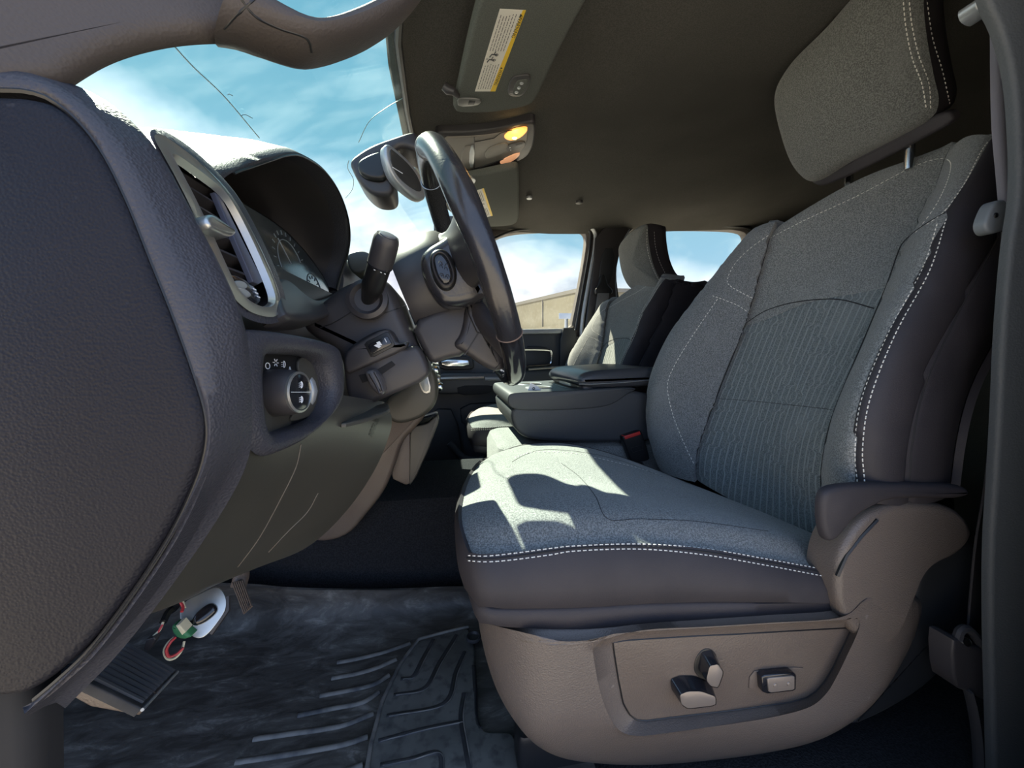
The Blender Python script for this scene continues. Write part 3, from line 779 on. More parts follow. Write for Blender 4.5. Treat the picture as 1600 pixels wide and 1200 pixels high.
for t in (.0, .06, .16, .3, .5, .7, .9, 1.0):
    LL.append([sh(*ringpt(a, b, t), yfront(*ringpt(a, b, t)) + .012*max(0, 1-t/.1)**2) for a, b in zip(outl, rec)])
LL = [spl(l, 160, True) for l in LL]
rin = spl([sh(a, b, Y0+.002) for a, b in rec], 160, True)
LP = spl([sh(u, v, Y0+.019) for u, v in pan], 160, True)
shield = mk('side_shield', grid_mb2(LL+[rin, LP], False, True), M_shield, DS, 50, fix=True); sp_(shield, 'base')
TS = bvh(shield)
ppn = PY(Y0+.0175)
panel = plate('switch_panel', ppn, pan, .004, M_brown, DS, .0012, ch=0); sp_(panel, 'base')
sp_(mk('panel_gap', tube(resample([ppn(a, b, .0002) for a, b in pan], 120, True), .0010, 5, closed=True), M_black, DS), 'base')
# upper cover over the recliner hinge
pu = PY(.438)
q = [P(u, v, y) for u, v, y in [(1311, 955, .446), (1308, 905, .446), (1316, 862, .446), (1335, 828, .446), (1362, 802, .447), (1400, 787, .449), (1450, 785, .452), (1490, 792, .455), (1515, 812, .462), (1524, 838, .47), (1500, 868, .462), (1465, 883, .450), (1448, 900, .445), (1436, 930, .443), (1424, 965, .443), (1400, 1010, .447), (1350, 1010, .446)]]
cov_ = mk('hinge_cover', rslab(chaik(q, 2), (0, -1, 0), .05, .010, 4), M_shield, DS, 60); sp_(cov_, 'base')
q = [P(u, v, .478) for u, v in [(1440, 880), (1490, 850), (1528, 838), (1530, 900), (1520, 985), (1470, 1060), (1400, 1110), (1310, 1150), (1390, 1050), (1425, 970)]]
sp_(mk('shield_shadow_side', rslab(chaik(q, 2), (0, -1, 0), .12, .012, 4), M_doord, DS), 'base')  # rear return of the shield, its shade put in as a black material
sp_(mk('hinge_cover_edge', tube([P(a, b, .447) for a, b in [(1308, 900), (1322, 868), (1345, 838), (1370, 812)]], .003, 6), M_black, DS), 'base')
M_capk = mat('satin warm switch face', (.26, .22, .19), .3, .3)
# seat switches
psw = PY(Y0+.0165)
sw = plate('lumbar_toggle', psw, [(1086, 1030), (1098, 1014), (1112, 1014), (1122, 1026), (1120, 1045), (1110, 1063), (1096, 1062), (1084, 1050)], .003, M_black, DS, .001, ch=2)
def keycap(uv, d, mcap, name, par):
    back = [psw(a, b) for a, b in uv]; c = sum(back, V((0, 0, 0)))/len(back)
    fr_ = [c+(p-c)*.86+V((0, -d, -d*.35)) for p in back]
    mb = MB(); grid_mb2([chaik(back, 2, True, .14), chaik(fr_, 2, True, .14)], True, False, mb)
    o = mk(name, mb, M_gloss, par)
    cap = mk('cap', rslab(inset(chaik(fr_, 2, True, .14), (0, -1, 0), .0003), (0, -1, 0), .004, .0015, 2), mcap, o)
    return o
keycap([(1096, 1018), (1112, 1015), (1122, 1030), (1112, 1058), (1098, 1055), (1090, 1044)], .016, M_capk, 'recline_switch', DS)
keycap([(1047, 1062), (1062, 1056), (1085, 1056), (1112, 1066), (1112, 1082), (1062, 1088), (1050, 1080)], .017, M_capk, 'seat_position_switch', DS)
plate('lumbar_housing', psw, [(1172, 1050), (1200, 1046), (1255, 1042), (1256, 1050), (1250, 1082), (1170, 1084)], .001, M_brown, DS, .0005, off=.0006, ch=1)
lb = plate('lumbar_switch', psw, [(1190, 1056), (1240, 1051), (1245, 1055), (1244, 1080), (1200, 1085), (1192, 1082)], .012, M_gloss, DS, .002, off=.010, ch=1, k=.1)
plate('cap', psw, [(1199, 1060), (1242, 1056), (1242, 1078), (1202, 1083)], .002, M_capk, lb, .001, off=.0118, ch=1, k=.08)
for u in (1211, 1232): mk('button', lathe([(.0035, -.001), (.0035, .0), (.0026, .0012), (.0008, .0016)], psw(u, 1070.5-(u-1211)*.12, .0115), (0, -1, 0), 16), M_capk, lb)
# headrest
def headrest_rows(front, back, n=36):
    pass
hc = V((0, 0, 0))
HF = [  # front face outline corners (pixel, Y): far/inboard edge .86, near/outboard edge .60
 (1266, 287, .835), (1233, 258, .855), (1213, 205, .865), (1207, 150, .865), (1235, 95, .86), (1290, 38, .85), (1345, -30, .84), (1385, -75, .82), (1440, -120, .76), (1520, -165, .68), (1600, -160, .62), (1590, -80, .60), (1440, 0, .60), (1445, 60, .60), (1458, 120, .60), (1462, 168, .60), (1452, 190, .61), (1400, 218, .66), (1330, 254, .74)]
HPl = Plane(P(1268, 286, .835), P(1460, 160, .60), P(1207, 150, .865))
fp = spl([HPl(*h) for h in [(1268, 286), (1236, 264), (1214, 205), (1206, 150), (1228, 104), (1285, 45), (1345, -22), (1400, -50), (1436, -30), (1436, 10), (1441, 60), (1452, 120), (1460, 160), (1448, 188), (1400, 216), (1330, 252)]], 96, True)
fn = -HPl.n if False else HPl.n.copy()
cfront = sum(fp, V((0, 0, 0)))/len(fp)
def off_ring(s, dn, dx=0): return [cfront+(p-cfront)*s - fn*dn for p in fp]
rings = [off_ring(.02, -.030), off_ring(.3, -.028), off_ring(.6, -.020), off_ring(.85, -.008), off_ring(.95, -.001), off_ring(1.0, .012)]
hf = mk('headrest', grid_mb2(rings, True, False), M_head, DS, 80); sp_(hf, 'head')
rings = [off_ring(1.0, .0118), off_ring(1.0, .04), off_ring(.97, .07), off_ring(.90, .085), off_ring(.6, .095), off_ring(.02, .10)]
hs = mk('headrest_border', grid_mb2(rings, False, True), M_vinyl, DS, 80); sp_(hs, 'head')
sp_(mk('headrest_underside', rslab(chaik([HPl(*q, -.012) for q in [(1262, 282), (1330, 248), (1440, 186), (1484, 172), (1492, 190), (1432, 222), (1334, 272), (1282, 294)]], 2, True, .2), HPl.n, .02, .006), M_vinyl, DS, 60), 'head')
THd = bvh(hf, hs)
stitch_rows(THd, 'head', [[(1411, -5), (1415, 40), (1425, 90), (1440, 130), (1447, 168)], [(1420, -5), (1425, 40), (1436, 88), (1451, 130), (1454, 170)], [(1447, -5), (1457, 60), (1472, 110), (1485, 168)]])
for (u, v, y) in ((1327, 285, .80), (1422, 240, .665)):
    a = P(u, v, y); sp_(mk('headrest_post', tube([a+V((.0, 0, -.03)), a+V((-.003, 0, .06))], .0085, 14), M_chrome, DS), 'post')
# ================================================================== PASSENGER SEAT (the same seat further across the cab)
PS = root('car_seat', 'grey cloth passenger seat beyond the centre armrest, partly in sun', 'car seat', (.4, 1.65, .02))
rec_ = Matrix.Rotation(math.radians(PREC), 4, 'Y')
def xf(p, g):
    q = V((p.x, p.y+.93, p.z))
    if g in ('back', 'head', 'post'):
        piv = V((.62, 0, .40)); r_ = rec_ @ (V((q.x, 0, q.z))-piv) + piv; q = V((r_.x, q.y, .40+(r_.z-.40)*.875))
    return q + V(POFF)
SKIP = {'side_shield', 'switch_panel', 'panel_gap', 'hinge_cover', 'shield_shadow_side', 'hinge_cover_edge', 'bolster_trim', 'headrest', 'headrest_border', 'headrest_stitching', 'headrest_post', 'headrest_underside'}
for o, g in SEATPARTS:
    nm = o.data.name.split('.')[0]
    if nm in SKIP: continue
    me = o.data.copy()
    for v_ in me.vertices: v_.co = xf(v_.co, g)
    c = bpy.data.objects.new(nm, me); COL.objects.link(c); c.parent = PS; c.location = -V(PS.location)
def head_from(uv, pl, parent, deep=.10):
    fp = spl([pl(*h) for h in uv], 96, True); c = sum(fp, V((0, 0, 0)))/len(fp); fn = pl.n
    g = lambda s, dn: [c+(p-c)*s - fn*dn for p in fp]
    a = mk('headrest', grid_mb2([g(.02, -.030), g(.3, -.028), g(.6, -.020), g(.85, -.008), g(.95, -.001), g(1., .012)], True, False), M_head, parent, 80)
    b = mk('headrest_border', grid_mb2([g(1., .0118), g(1., .04), g(.97, .07), g(.9, deep*.85), g(.6, deep*.95), g(.02, deep)], False, True), M_vinyl, parent, 80)
    return a, b
ph = head_from([(1004, 457), (985, 452), (972, 430), (966, 400), (967, 382), (982, 364), (1000, 352), (1008, 352), (1009, 366), (1011, 385), (1016, 410), (1024, 430), (1034, 446), (1022, 453)],
    Plane(P(985, 452, 1.75), P(1034, 446, 1.53), P(1000, 352, 1.62)), PS, .13)
TP = bvh(*ph)
for uv in ([(1011, 358), (1011, 385), (1016, 408), (1025, 430), (1036, 449)], [(1022, 362), (1024, 385), (1031, 410), (1047, 442)]):
    mk('headrest_stitching', stitch(TP, [uv], dash=.008, gap=.004, r=.0009), M_white, PS)
# ================================================================== DASHBOARD
DB = root('dashboard', 'dark grained dashboard with air vent, gauge hood and knee panel', 'dashboard', (-.3, 1.1, .5))
def L3(l): return [P(*q) for q in l]
# end cap at the open door
capo = [(-330, 146), (-60, 143), (0, 146), (43, 148), (80, 159), (120, 192), (160, 246), (196, 325), (232, 415), (268, 505), (300, 595), (316, 650), (316, 695), (300, 750), (262, 830), (205, 920), (140, 1005), (90, 1052), (55, 1078), (20, 1095), (-330, 1095)]
CAPD = lambda v: .252
q = [P(u, v, .2475) for u, v in capo]
dc = mk('end_cap', rslab(chaik(q, 2), (0, -1, 0), .012, .005, 2), M_cap, DB, 60)
TD = bvh(dc)
# rolled rim of the dash round the cap
rin = [(-260, 142), (0, 144), (45, 146), (82, 157), (124, 190), (165, 243), (204, 321), (240, 411), (276, 501), (308, 592), (324, 650), (324, 697), (308, 753), (270, 833), (212, 923), (146, 1010), (94, 1060), (58, 1090)]
rou = [(-260, 112), (0, 119), (48, 118), (98, 126), (148, 147), (186, 172), (224, 208), (250, 242), (276, 290), (306, 346), (338, 408), (368, 480), (378, 560), (380, 645), (374, 695), (350, 750), (300, 830), (232, 925), (160, 1015), (75, 1102)]
a = spl(L3([(u, v, .253) for u, v in rin]), 90); b = spl(L3([(u, v, .272) for u, v in rou]), 90)
rows = []
for p, w_ in zip(a, b):
    d = w_-p; n = V((0, -1, 0)); o_ = (w_-p).normalized()
    rows.append([p+V((0, .06, 0)), p+V((0, .004, 0)), p+n*.003+d*.04, p+d*.3+n*.009, p+d*.6+n*.009, p+d*.85+n*.002, w_+V((0, .0, 0)), w_+V((0, .005, -.003)), w_+V((0, .010, -.012))])
rim_ = mk('dash_rim', thick(grid_mb([[r[k] for r in rows] for k in range(9)]), .004), M_dash, DB, 70)
mk('cap_gap', tube([p+V((0, -.0012, 0)) for p in a], .0016, 6), M_black, DB)
# upper body: rear face strip carrying the vent, then dash top running across the cab
up = L3([(-260, 112, .272), (0, 119, .272), (48, 118, .272), (105, 128, .272), (162, 160, .272), (212, 213, .275), (256, 285, .28)])
FX = P(256, 285, .28)
rows = []
def topline(y):   # dash top cross-section at y: front stretched past windscreen to block sun -> rear lip
    xr = -.42 if .40 < y < .93 else -.25; zt = .845+.06*min(1, max(0, (y-.34)/.3))+.03*math.sin(PI*min(1, max(0, (y-.28)/1.7)))
    return [V((-1.15, y, zt-.06)), V((-.6, y, zt)), V((-.35, y, zt-.002)), V((xr-.03, y, zt-.012)), V((xr, y, zt-.04)), V((xr+.005, y, zt-.10)), V((xr-.01, y, zt-.18))]
rows = [spl([V((-1.15, .28, .78)), V((-.6, .28, .835)), V((-.35, .28, .832)), V((-.32, .28, .82)), V((-.285, .28, .79)), V((-.28, .28, .74)), V((-.28, .28, .70))], 24)]
for y in (.36, .42, .50, .62, .9, .97, 1.2, 1.5, 1.8, 2.03): rows.append(spl(topline(y), 24))
db_ = mk('dash_top', thick(grid_mb([[r[i] for i in range(24)] for r in rows]), .01), M_dash, DB, 60)
# main face behind column / across to the passenger side
rows = []
for y in (.30, .45, .6, .8, .95, 1.1, 1.3, 1.6, 2.03):
    k = min(1, max(0, (y-.9)/.12)); bx = .0
    rows.append(spl([V((-.24, y, .80)), V((-.22, y, .74)), V((-.20-.03*k, y, .66)), V((-.22-.03*k, y, .58)), V((-.29-.02*k, y, .50)), V((-.36-.05*k, y, .44))], 20))
mk('dash_face', thick(grid_mb([[r[i] for i in range(20)] for r in rows]), .01), M_trim, DB, 60)
# ---- vent surround (satin trim, louvres)
VP = Plane(P(270, 262, .288), P(356, 455, .292), P(436, 455, .37))
vo = [(238, 212), (254, 240), (286, 298), (318, 368), (346, 430), (362, 462), (384, 484), (408, 494), (430, 496), (440, 485), (437, 458), (411, 396), (374, 326), (340, 280), (304, 246), (272, 222), (250, 208)]
vi = [(262, 250), (266, 256), (292, 302), (324, 368), (351, 428), (366, 456), (386, 474), (404, 480), (415, 478), (420, 470), (416, 452), (392, 396), (358, 326), (340, 302), (316, 284), (288, 264), (270, 252)]
vo2 = [(230, 204), (246, 238), (276, 296), (308, 372), (337, 436), (354, 472), (380, 496), (408, 506), (434, 506), (449, 490), (445, 455), (418, 390), (379, 315), (346, 274), (308, 238), (276, 214), (248, 200)]
f2 = lambda l, off=0, n=2: [VP(p.x, p.y, off) for p in chaik([V((a, b, 0)) for a, b in l], n)]
vs_o = mk('vent_surround', loops([f2(vo2, -.02), f2(vo2, -.001), f2(vo2, .002), f2(vo, .003), f2(vo, -.004)], 0), M_dash, DB, 50)
vb = mk('vent_bezel', loops([f2(vo, -.004), f2(vo, .004), [a.lerp(b, .35)+VP.n*.0035 for a, b in zip(f2(vo), f2(vi))], [a.lerp(b, .8)+VP.n*.004 for a, b in zip(f2(vo), f2(vi))], f2(vi, -.001), f2(vi, -.012)], 0), M_silver, DB, 60)
mk('vent_cavity', loops([f2(vi, -.010), f2(vi, -.045)], 0, False, True), M_matte, DB)
# louvres across the opening
lv = [((274, 266), (340, 304)), ((286, 288), (358, 332)), ((300, 318), (374, 362)), ((316, 352), (388, 392)), ((332, 388), (402, 418)), ((346, 418), (414, 442))]
for (a, b) in lv:
    A_, B_ = VP(*a, -.004), VP(*b, -.004); d = (B_-A_).normalized(); up_ = (-VP.n+V((0, 0, -.25))).normalized()
    nrm = d.cross(up_).normalized()
    mk('louvre', box((A_+B_)/2-VP.n*.014, ((B_-A_).length*1.02, .026, .0022), (d, nrm.cross(d).normalized(), nrm)), M_trim, vb)
# adjuster tab
A_, B_ = VP(322, 345, .004), VP(370, 372, .004); d = (B_-A_).normalized(); nn = VP.n; ww = nn.cross(d).normalized()
tabo = [VP(*q, .012) for q in [(324, 338), (330, 333), (340, 337), (370, 360), (371, 365), (362, 369), (334, 358), (326, 348)]]
mk('vent_tab', rslab(chaik(tabo, 1), nn, .014, .0025, 3), M_silver, vb)
mk('vent_blade', rslab([VP(*q, -.001) for q in [(336, 300), (345, 306), (412, 440), (404, 444), (396, 440)]], VP.n, .004, .001), mat('slate blue blade', (.06, .065, .095), .4), vb)
# dimmer panel at the foot of the vent
vpnl = mk('vent_switch_panel', rslab([VP(p.x, p.y, -.003) for p in chaik([V((a, b, 0)) for a, b in [(352, 428), (372, 430), (398, 446), (410, 470), (402, 476), (388, 472), (368, 454)]], 1)], VP.n, .006, .001), M_gloss, vb)
for l in ([(364, 438), (382, 438), (390, 450), (374, 452)], [(368, 448), (384, 450), (396, 462), (384, 466)]):
    mk('vent_switch', rslab([VP(p.x, p.y, .001) for p in chaik([V((a, b, 0)) for a, b in l], 2)], VP.n, .003, .001), M_silver2, vb)
for k in range(3): mk('dimmer_mark', box(VP(398+k*3, 452+k*6, -.0022), (.004, .001, .0003), (d, ww, nn)), M_icon, vb)
# ---- gauge hood
lip = L3([(328, 290, .375), (350, 268, .40), (385, 256, .45), (420, 245, .50), (447, 238, .56), (472, 241, .63), (506, 264, .72), (531, 300, .80), (545, 340, .87), (548, 374, .91), (543, 405, .935), (534, 432, .94), (528, 455, .93)])
lip = spl(lip, 60)
cc_ = sum(lip, V((0, 0, 0)))/60
def sc(s, dx, dz=0): return [V((p.x+dx, cc_.y+(p.y-cc_.y)*s, cc_.z+(p.z-cc_.z)*s+dz)) for p in lip]
hood = mk('gauge_hood', grid_mb([sc(1.10, -.42, .0), sc(1.10, -.30, .006), sc(1.08, -.16, .010), sc(1.05, -.05, .008), sc(1.02, -.012, .004), sc(1.0, 0), sc(.97, .0, -.001), sc(.945, -.008), sc(.93, -.03)]), M_dash, DB, 70)
mk('gauge_hood_lining', grid_mb([sc(.945, -.008), sc(.93, -.035), sc(.90, -.08), sc(.86, -.14), sc(.80, -.19)]), M_trim, DB, 70)
mk('hood_lining_seam', tube([p for p in sc(.95, .0005)][3:], .0012, 5), M_black, DB)
# gauge glass
gp = Plane(P(372, 318, .62), P(517, 455, .90), P(445, 442, .70))
g_uv = [(368, 312), (380, 316), (400, 328), (435, 350), (470, 383), (497, 418), (517, 452), (512, 462), (498, 468), (472, 462), (446, 440), (421, 402), (396, 362), (376, 330)]
gl = plate('gauge_cluster', gp, g_uv, .012, M_gauge, DB, .003)
mk('gauge_rim', tube([gp(p.x, p.y, .001) for p in chaik([V((a, b, 0)) for a, b in [(446, 440), (472, 462), (498, 468), (512, 460)]], 2, False)], .0022, 6), M_silver2, gl)
tk = MB()
def gpt(c, r, a): x_, y_, n_ = basis(gp.n); return c+x_*r*math.cos(a)+y_*r*math.sin(a)
c0_ = gp(455, 412, .0006)
for k in range(15):
    a = math.radians(20+k*16); p, q_ = gpt(c0_, .048, a), gpt(c0_, .055, a); tube([p, q_], .0007, 4, tk)
tube([gpt(c0_, .040, math.radians(15+i*6)) for i in range(32)], .0008, 4, tk)
tube([c0_, gpt(c0_, .045, 2.2)], .001, 4, tk)
c1_ = gp(492, 450, .0006)
for k in range(12): a = math.radians(k*30); tube([gpt(c1_, .018, a), gpt(c1_, .024, a)], .0009, 4, tk)
tube([gpt(c1_, .028, math.radians(i*15)) for i in range(24)], .0008, 4, tk, closed=True)
mk('gauge_markings', tk, mat('gauge print', (.38, .44, .47), .5), gl)
mk('gauge_surround', loops([[gp(p.x, p.y, -.001) for p in chaik([V((a, b, 0)) for a, b in g_uv], 2)], [cc_+ (gp(p.x, p.y, 0)-cc_)*1.22+V((-.03, 0, 0)) for p in chaik([V((a, b, 0)) for a, b in g_uv], 2)]], 0), M_black, DB)
mk('gauge_back', box((-.47, .66, .83), (.02, .66, .26)), M_black, DB)
# near cheek between vent and hood, shelf under the gauges
plate('hood_cheek', Plane(P(440, 455, .38), P(530, 520, .55), P(500, 445, .70)), [(430, 440), (446, 430), (480, 462), (500, 470), (524, 458), (540, 445), (545, 475), (506, 498), (466, 500), (444, 492)], .02, M_trim, DB, .004)
# ---- knee panel and lower skins
ka = L3([(374, 590, .274), (377, 645, .274), (373, 697, .274), (350, 751, .274), (300, 832, .274), (232, 927, .274), (205, 965, .275)])
kb = L3([(420, 600, .34), (432, 650, .34), (430, 700, .34), (405, 770, .34), (352, 850, .34), (296, 930, .335), (255, 952, .33)])
kc = L3([(520, 615, .46), (535, 650, .46), (520, 700, .455), (482, 770, .45), (430, 840, .44), (370, 895, .43), (335, 915, .42)])
kd = L3([(600, 628, .62), (612, 652, .62), (608, 680, .615), (585, 735, .60), (540, 800, .585), (480, 855, .57), (400, 888, .54)])
knee = mk('knee_panel', thick(loft([ka, kb, kc, kd], 40, 40), .008), M_knee, DB, 60)
TK = bvh(knee)
M_seam = mat('worn panel edge', (.13, .115, .10), .5)
for uv in ([(470, 694), (462, 730), (438, 780), (405, 840), (372, 885)], [(380, 715), (370, 745), (335, 800), (300, 850)], [(497, 770), (480, 800), (450, 830), (420, 862)]):
    mk('panel_seam', bead(TK, uv, .0010, .0003, .6), M_seam, DB)
ab = text('AIRBAG', V((0, 0, 0)), (1, 0, 0), (0, 1, 0), 8.5, M_black, 'airbag_lettering', None, 0, 'CENTER', .28)
for v_ in ab.data.vertices:
    tx, ty = v_.co.x, v_.co.y; hh = hit(TK, 584+tx*.38-ty*.92, 668-tx*.92-ty*.38)
    if hh: v_.co = hh[0]+hh[1]*.0009
ab.parent = DB; ab.location = -V(DB.location)
# brow over the knee panel under the column
plate('knee_panel_brow', Plane(P(525, 650, .50), P(600, 630, .60), P(540, 660, .46)), [(521, 640), (532, 638), (560, 640), (592, 632), (606, 628), (610, 640), (570, 654), (535, 662), (524, 656)], .005, M_knee, DB, .002, ch=1, k=.15)
# ---- headlight switch pod
HPn = Plane(P(368, 530, .292), P(384, 690, .292), P(532, 560, .43))
ho = [(360, 530), (366, 518), (385, 514), (440, 520), (500, 532), (524, 541), (531, 555), (534, 600), (530, 625), (512, 648), (475, 685), (440, 704), (412, 714), (400, 711), (382, 694), (370, 640), (362, 580)]
hi = [(410, 566), (413, 556), (425, 551), (455, 552), (482, 554), (500, 562), (508, 575), (514, 600), (513, 620), (502, 650), (480, 662), (455, 670), (432, 677), (422, 678), (414, 668), (410, 640), (408, 600)]
h2 = lambda l, off=0: [HPn(p.x, p.y, off) for p in chaik([V((a, b, 0)) for a, b in l], 2)]
mm = lambda A, B, t, off: [a.lerp(b, t)+HPn.n*off for a, b in zip(A, B)]
A_, B_ = h2(ho), h2(hi)
pod = mk('headlight_switch_pod', loops([h2(ho, -.03), h2(ho, .002), mm(A_, B_, .10, .004), mm(A_, B_, .30, .007), mm(A_, B_, .65, .007), mm(A_, B_, .90, .003), mm(A_, B_, 1, -.002), mm(A_, B_, 1.04, -.010)], 0, False, False), M_dash, DB, 80)
inn = [HPn(p.x, p.y, -.012) for p in chaik([V((a, b, 0)) for a, b in hi], 2)]
pf = mk('switch_plate', rslab(inset(inn, HPn.n, -.004), HPn.n, .004, .0008), M_black, pod)
mk('switch_plate_trim', rslab([HPn(p.x, p.y, -.0095) for p in chaik([V((a, b, 0)) for a, b in [(462, 556), (498, 562), (510, 590), (510, 620), (498, 646), (450, 662), (462, 640), (472, 600)]], 2)], HPn.n, .002, .0006), M_knee, pod)
kn_ = HPn.n; kc_ = HPn(446, 612, -.010)
dirk = (kn_*.9+V((0, -.25, 0))).normalized()
knob = mk('headlight_knob', lathe([(.019, 0), (.0195, .002), (.0185, .018), (.0165, .0235), (.0155, .024)], HPn(424, 614, -.012), kn_, 48), M_trim, pod)
mk('knob_face', lathe([(.0150, .0225), (.0150, .0245), (.014, .0250), (.001, .0250)], HPn(424, 614, -.012), kn_, 40), M_gloss, knob)
mk('knob_ring', lathe([(.0168, .0222), (.0168, .0245), (.0150, .0253), (.0146, .0240)], HPn(424, 614, -.012), kn_, 48), M_silver, knob)
fx = (HPn(480, 600)-HPn(430, 598)).normalized(); fz = kn_.cross(fx).normalized()
kface = HPn(424, 614, -.012)+kn_*.0254
ic = MB()
def icon_lamp(c, s, mb):
    tube([c+fx*s*math.cos(a)*.7+fz*s*math.sin(a) for a in [math.radians(-90+k*22.5) for k in range(9)]], s*.13, 4, mb)
    tube([c+fz*s, c-fz*s], s*.13, 4, mb)
    for k in (-.6, 0, .6): tube([c-fx*s*.35+fz*s*k, c-fx*s*1.1+fz*(s*k-s*.15)], s*.11, 4, mb)
icon_lamp(kface+fz*.006, .0026, ic); icon_lamp(kface-fz*.006, .0026, ic)
box(kface, (.026, .0004, .0003), (fx, fz, kn_), mb=ic)
mk('knob_icons', ic, M_icon, knob)
ic = MB(); pc = HPn(436, 612, -.0116)
text_mb('O', pc+(fx*math.cos(2.15)+fz*math.sin(2.15))*.0245, fx, fz, .008, ic)
for k in range(6):
    a = PI*k/3; c_ = pc+(fx*math.cos(1.72)+fz*math.sin(1.72))*.0245; tube([c_+(fx*math.cos(a)+fz*math.sin(a))*.0012, c_+(fx*math.cos(a)+fz*math.sin(a))*.0034], .0004, 4, ic)
icon_lamp(pc+(fx*math.cos(1.30)+fz*math.sin(1.30))*.0245, .0028, ic)
text_mb('A', pc+(fx*math.cos(.92)+fz*math.sin(.92))*.0245, fx, fz, .007, ic)
mk('switch_icons', ic, M_icon, pod)
thc = HPn(484, 611, -.012)
th = mk('dimmer_wheel', tube([thc+fz*.014, thc+fz*.009, thc, thc-fz*.009, thc-fz*.014], [.002, .005, .007, .005, .002], 14), M_silver2, pod)
ic = MB()
for du in (470, 476): tube([HPn(du, 598, -.0075), HPn(du, 628, -.0075)], .0006, 4, ic)
for v in (592, 634): text_mb('o', HPn(471, v, -.0075), fx, fz, .006, ic)
mk('dimmer_marks', ic, M_icon, pod)
# ---- centre stack seen edge-on
stk = PY(.95)
cs = plate('centre_stack_side', stk, [(600, 627), (628, 608), (650, 590), (670, 572), (680, 580), (684, 600), (684, 622), (676, 640), (656, 655), (620, 665), (602, 650)], .42, M_knee, DB, .010)
mk('climate_vent_trim', rslab([stk(p.x, p.y, .003) for p in chaik([V((a, b, 0)) for a, b in [(652, 588), (667, 581), (675, 612), (664, 616), (657, 608)]], 1)], stk.n, .006, .001), M_silver, cs)
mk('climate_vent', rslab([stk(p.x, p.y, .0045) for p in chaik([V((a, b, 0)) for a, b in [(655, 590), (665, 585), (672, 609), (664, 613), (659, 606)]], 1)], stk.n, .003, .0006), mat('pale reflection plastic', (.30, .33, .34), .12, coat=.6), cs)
for k, (u, v, r) in enumerate(((683, 578, .011), (686, 592, .012), (690, 604, .012), (684, 566, .009))):
    mk('control_knob', lathe([(r, 0), (r, .012), (r*.8, .016), (.001, .016)], P(u-8, v, 1.0+.03*k), (1, 0, -.1), 20), M_chrome if k != 1 else M_silver, cs)
# lower stack leg + open bin
plate('centre_stack_leg', PY(.97), [(604, 648), (640, 650), (662, 632), (672, 640), (650, 668), (628, 690), (616, 730), (600, 770), (575, 800), (545, 838), (500, 850), (466, 836), (500, 800), (560, 740), (592, 690)], .02, M_brown, DB, .010)
bn = plate('storage_bin', PY(.985), [(641, 668), (668, 662), (684, 648), (686, 658), (668, 706), (650, 746), (639, 760)], .03, M_knee, DB, .003, ch=1, k=.12)
plate('bin_side', PY(.99), [(612, 692), (626, 678), (641, 668), (642, 755), (634, 758), (612, 748)], .02, M_brown, bn, .003, ch=1, k=.1)
mk('bin_opening', rslab([P(a, b, y) for a, b, y in [(646, 664, .993), (662, 653, .993), (678, 651, 1.1), (668, 662, 1.1)]], (.1, -.3, 1), .004, .001), M_matte, bn)
mk('bin_rim', tube([P(a, b, y) for a, b, y in [(640, 665, .99), (660, 650, .99), (682, 644, 1.02), (684, 656, 1.1)]], .003, 6), M_silver2, bn)
# far storage bin handle line on the passenger footwell
# passenger side dash lower, glove area
mk('glove_box', box((-.30, 1.66, .58), (.10, .66, .26), r=.03), M_trim, DB)
# small sunlit speaker grille on the far dash top + phone mount hump
plate('dash_speaker_cover', PY(1.0), [(540, 398), (556, 391), (572, 392), (590, 404), (580, 420), (556, 430), (545, 420)], .10, M_knee, DB, .006)
# windscreen wiper tree etc are outside the view
# ================================================================== STEERING COLUMN
SCn = root('steering_column', 'dark steering column shroud with lever, pedal switch and tilt lever', 'steering column', (-.1, .66, .75))
so = [(466, 508), (480, 488), (505, 466), (530, 446), (560, 434), (592, 431), (612, 444), (626, 478), (648, 532), (670, 580), (668, 592), (640, 606), (600, 622), (560, 638), (546, 632), (538, 606), (534, 570), (522, 545), (490, 530)]
A_ = chaik([P(u, v, .585) for u, v in so], 2)
shr = mk('column_shroud', rslab(A_, (0, -1, 0), .16, .018, 5), M_trim, SCn, 70)
TSh = bvh(shr)
d = MB()
bead(TSh, [(500, 512), (520, 505), (545, 490), (562, 478), (585, 492), (610, 486), (632, 478)], .0007, .0002, .5, d)
mk('shroud_seam', d, M_black, SCn)
# lower front pocket with the pedal switch
lowp = [(534, 560), (540, 546), (570, 524), (600, 512), (616, 518), (626, 545), (650, 538), (660, 550), (672, 580), (664, 594), (640, 606), (600, 622), (560, 640), (545, 632), (538, 600)]
pp_ = PY(.572)
lp = plate('switch_housing', pp_, lowp, .05, M_trim, SCn, .008, dome=0)
mk('switch_plate', rslab([pp_(p.x, p.y, .0105) for p in chaik([V((a, b, 0)) for a, b in [(568, 536), (606, 517), (618, 540), (580, 560)]], 1, True, .1)], pp_.n, .003, .001), M_black, lp)
psb = mk('pedal_adjust_switch', rslab([pp_(p.x, p.y, .013) for p in chaik([V((a, b, 0)) for a, b in [(574, 540), (605, 524), (613, 538), (581, 554)]], 1, True, .1)], pp_.n, .003, .0012), M_gloss, lp)
ic = MB()
for l in ([(584, 540), (588, 538), (596, 541), (592, 544)], [(588, 535), (593, 533), (597, 539), (590, 540)]): rslab([pp_(*q, .0136) for q in l], pp_.n, .0005, .0001, 1, ic)
tube([pp_(601, 529, .0136), pp_(604, 535, .0136)], .0006, 4, ic)
mk('pedal_icon', ic, M_icon, psb)
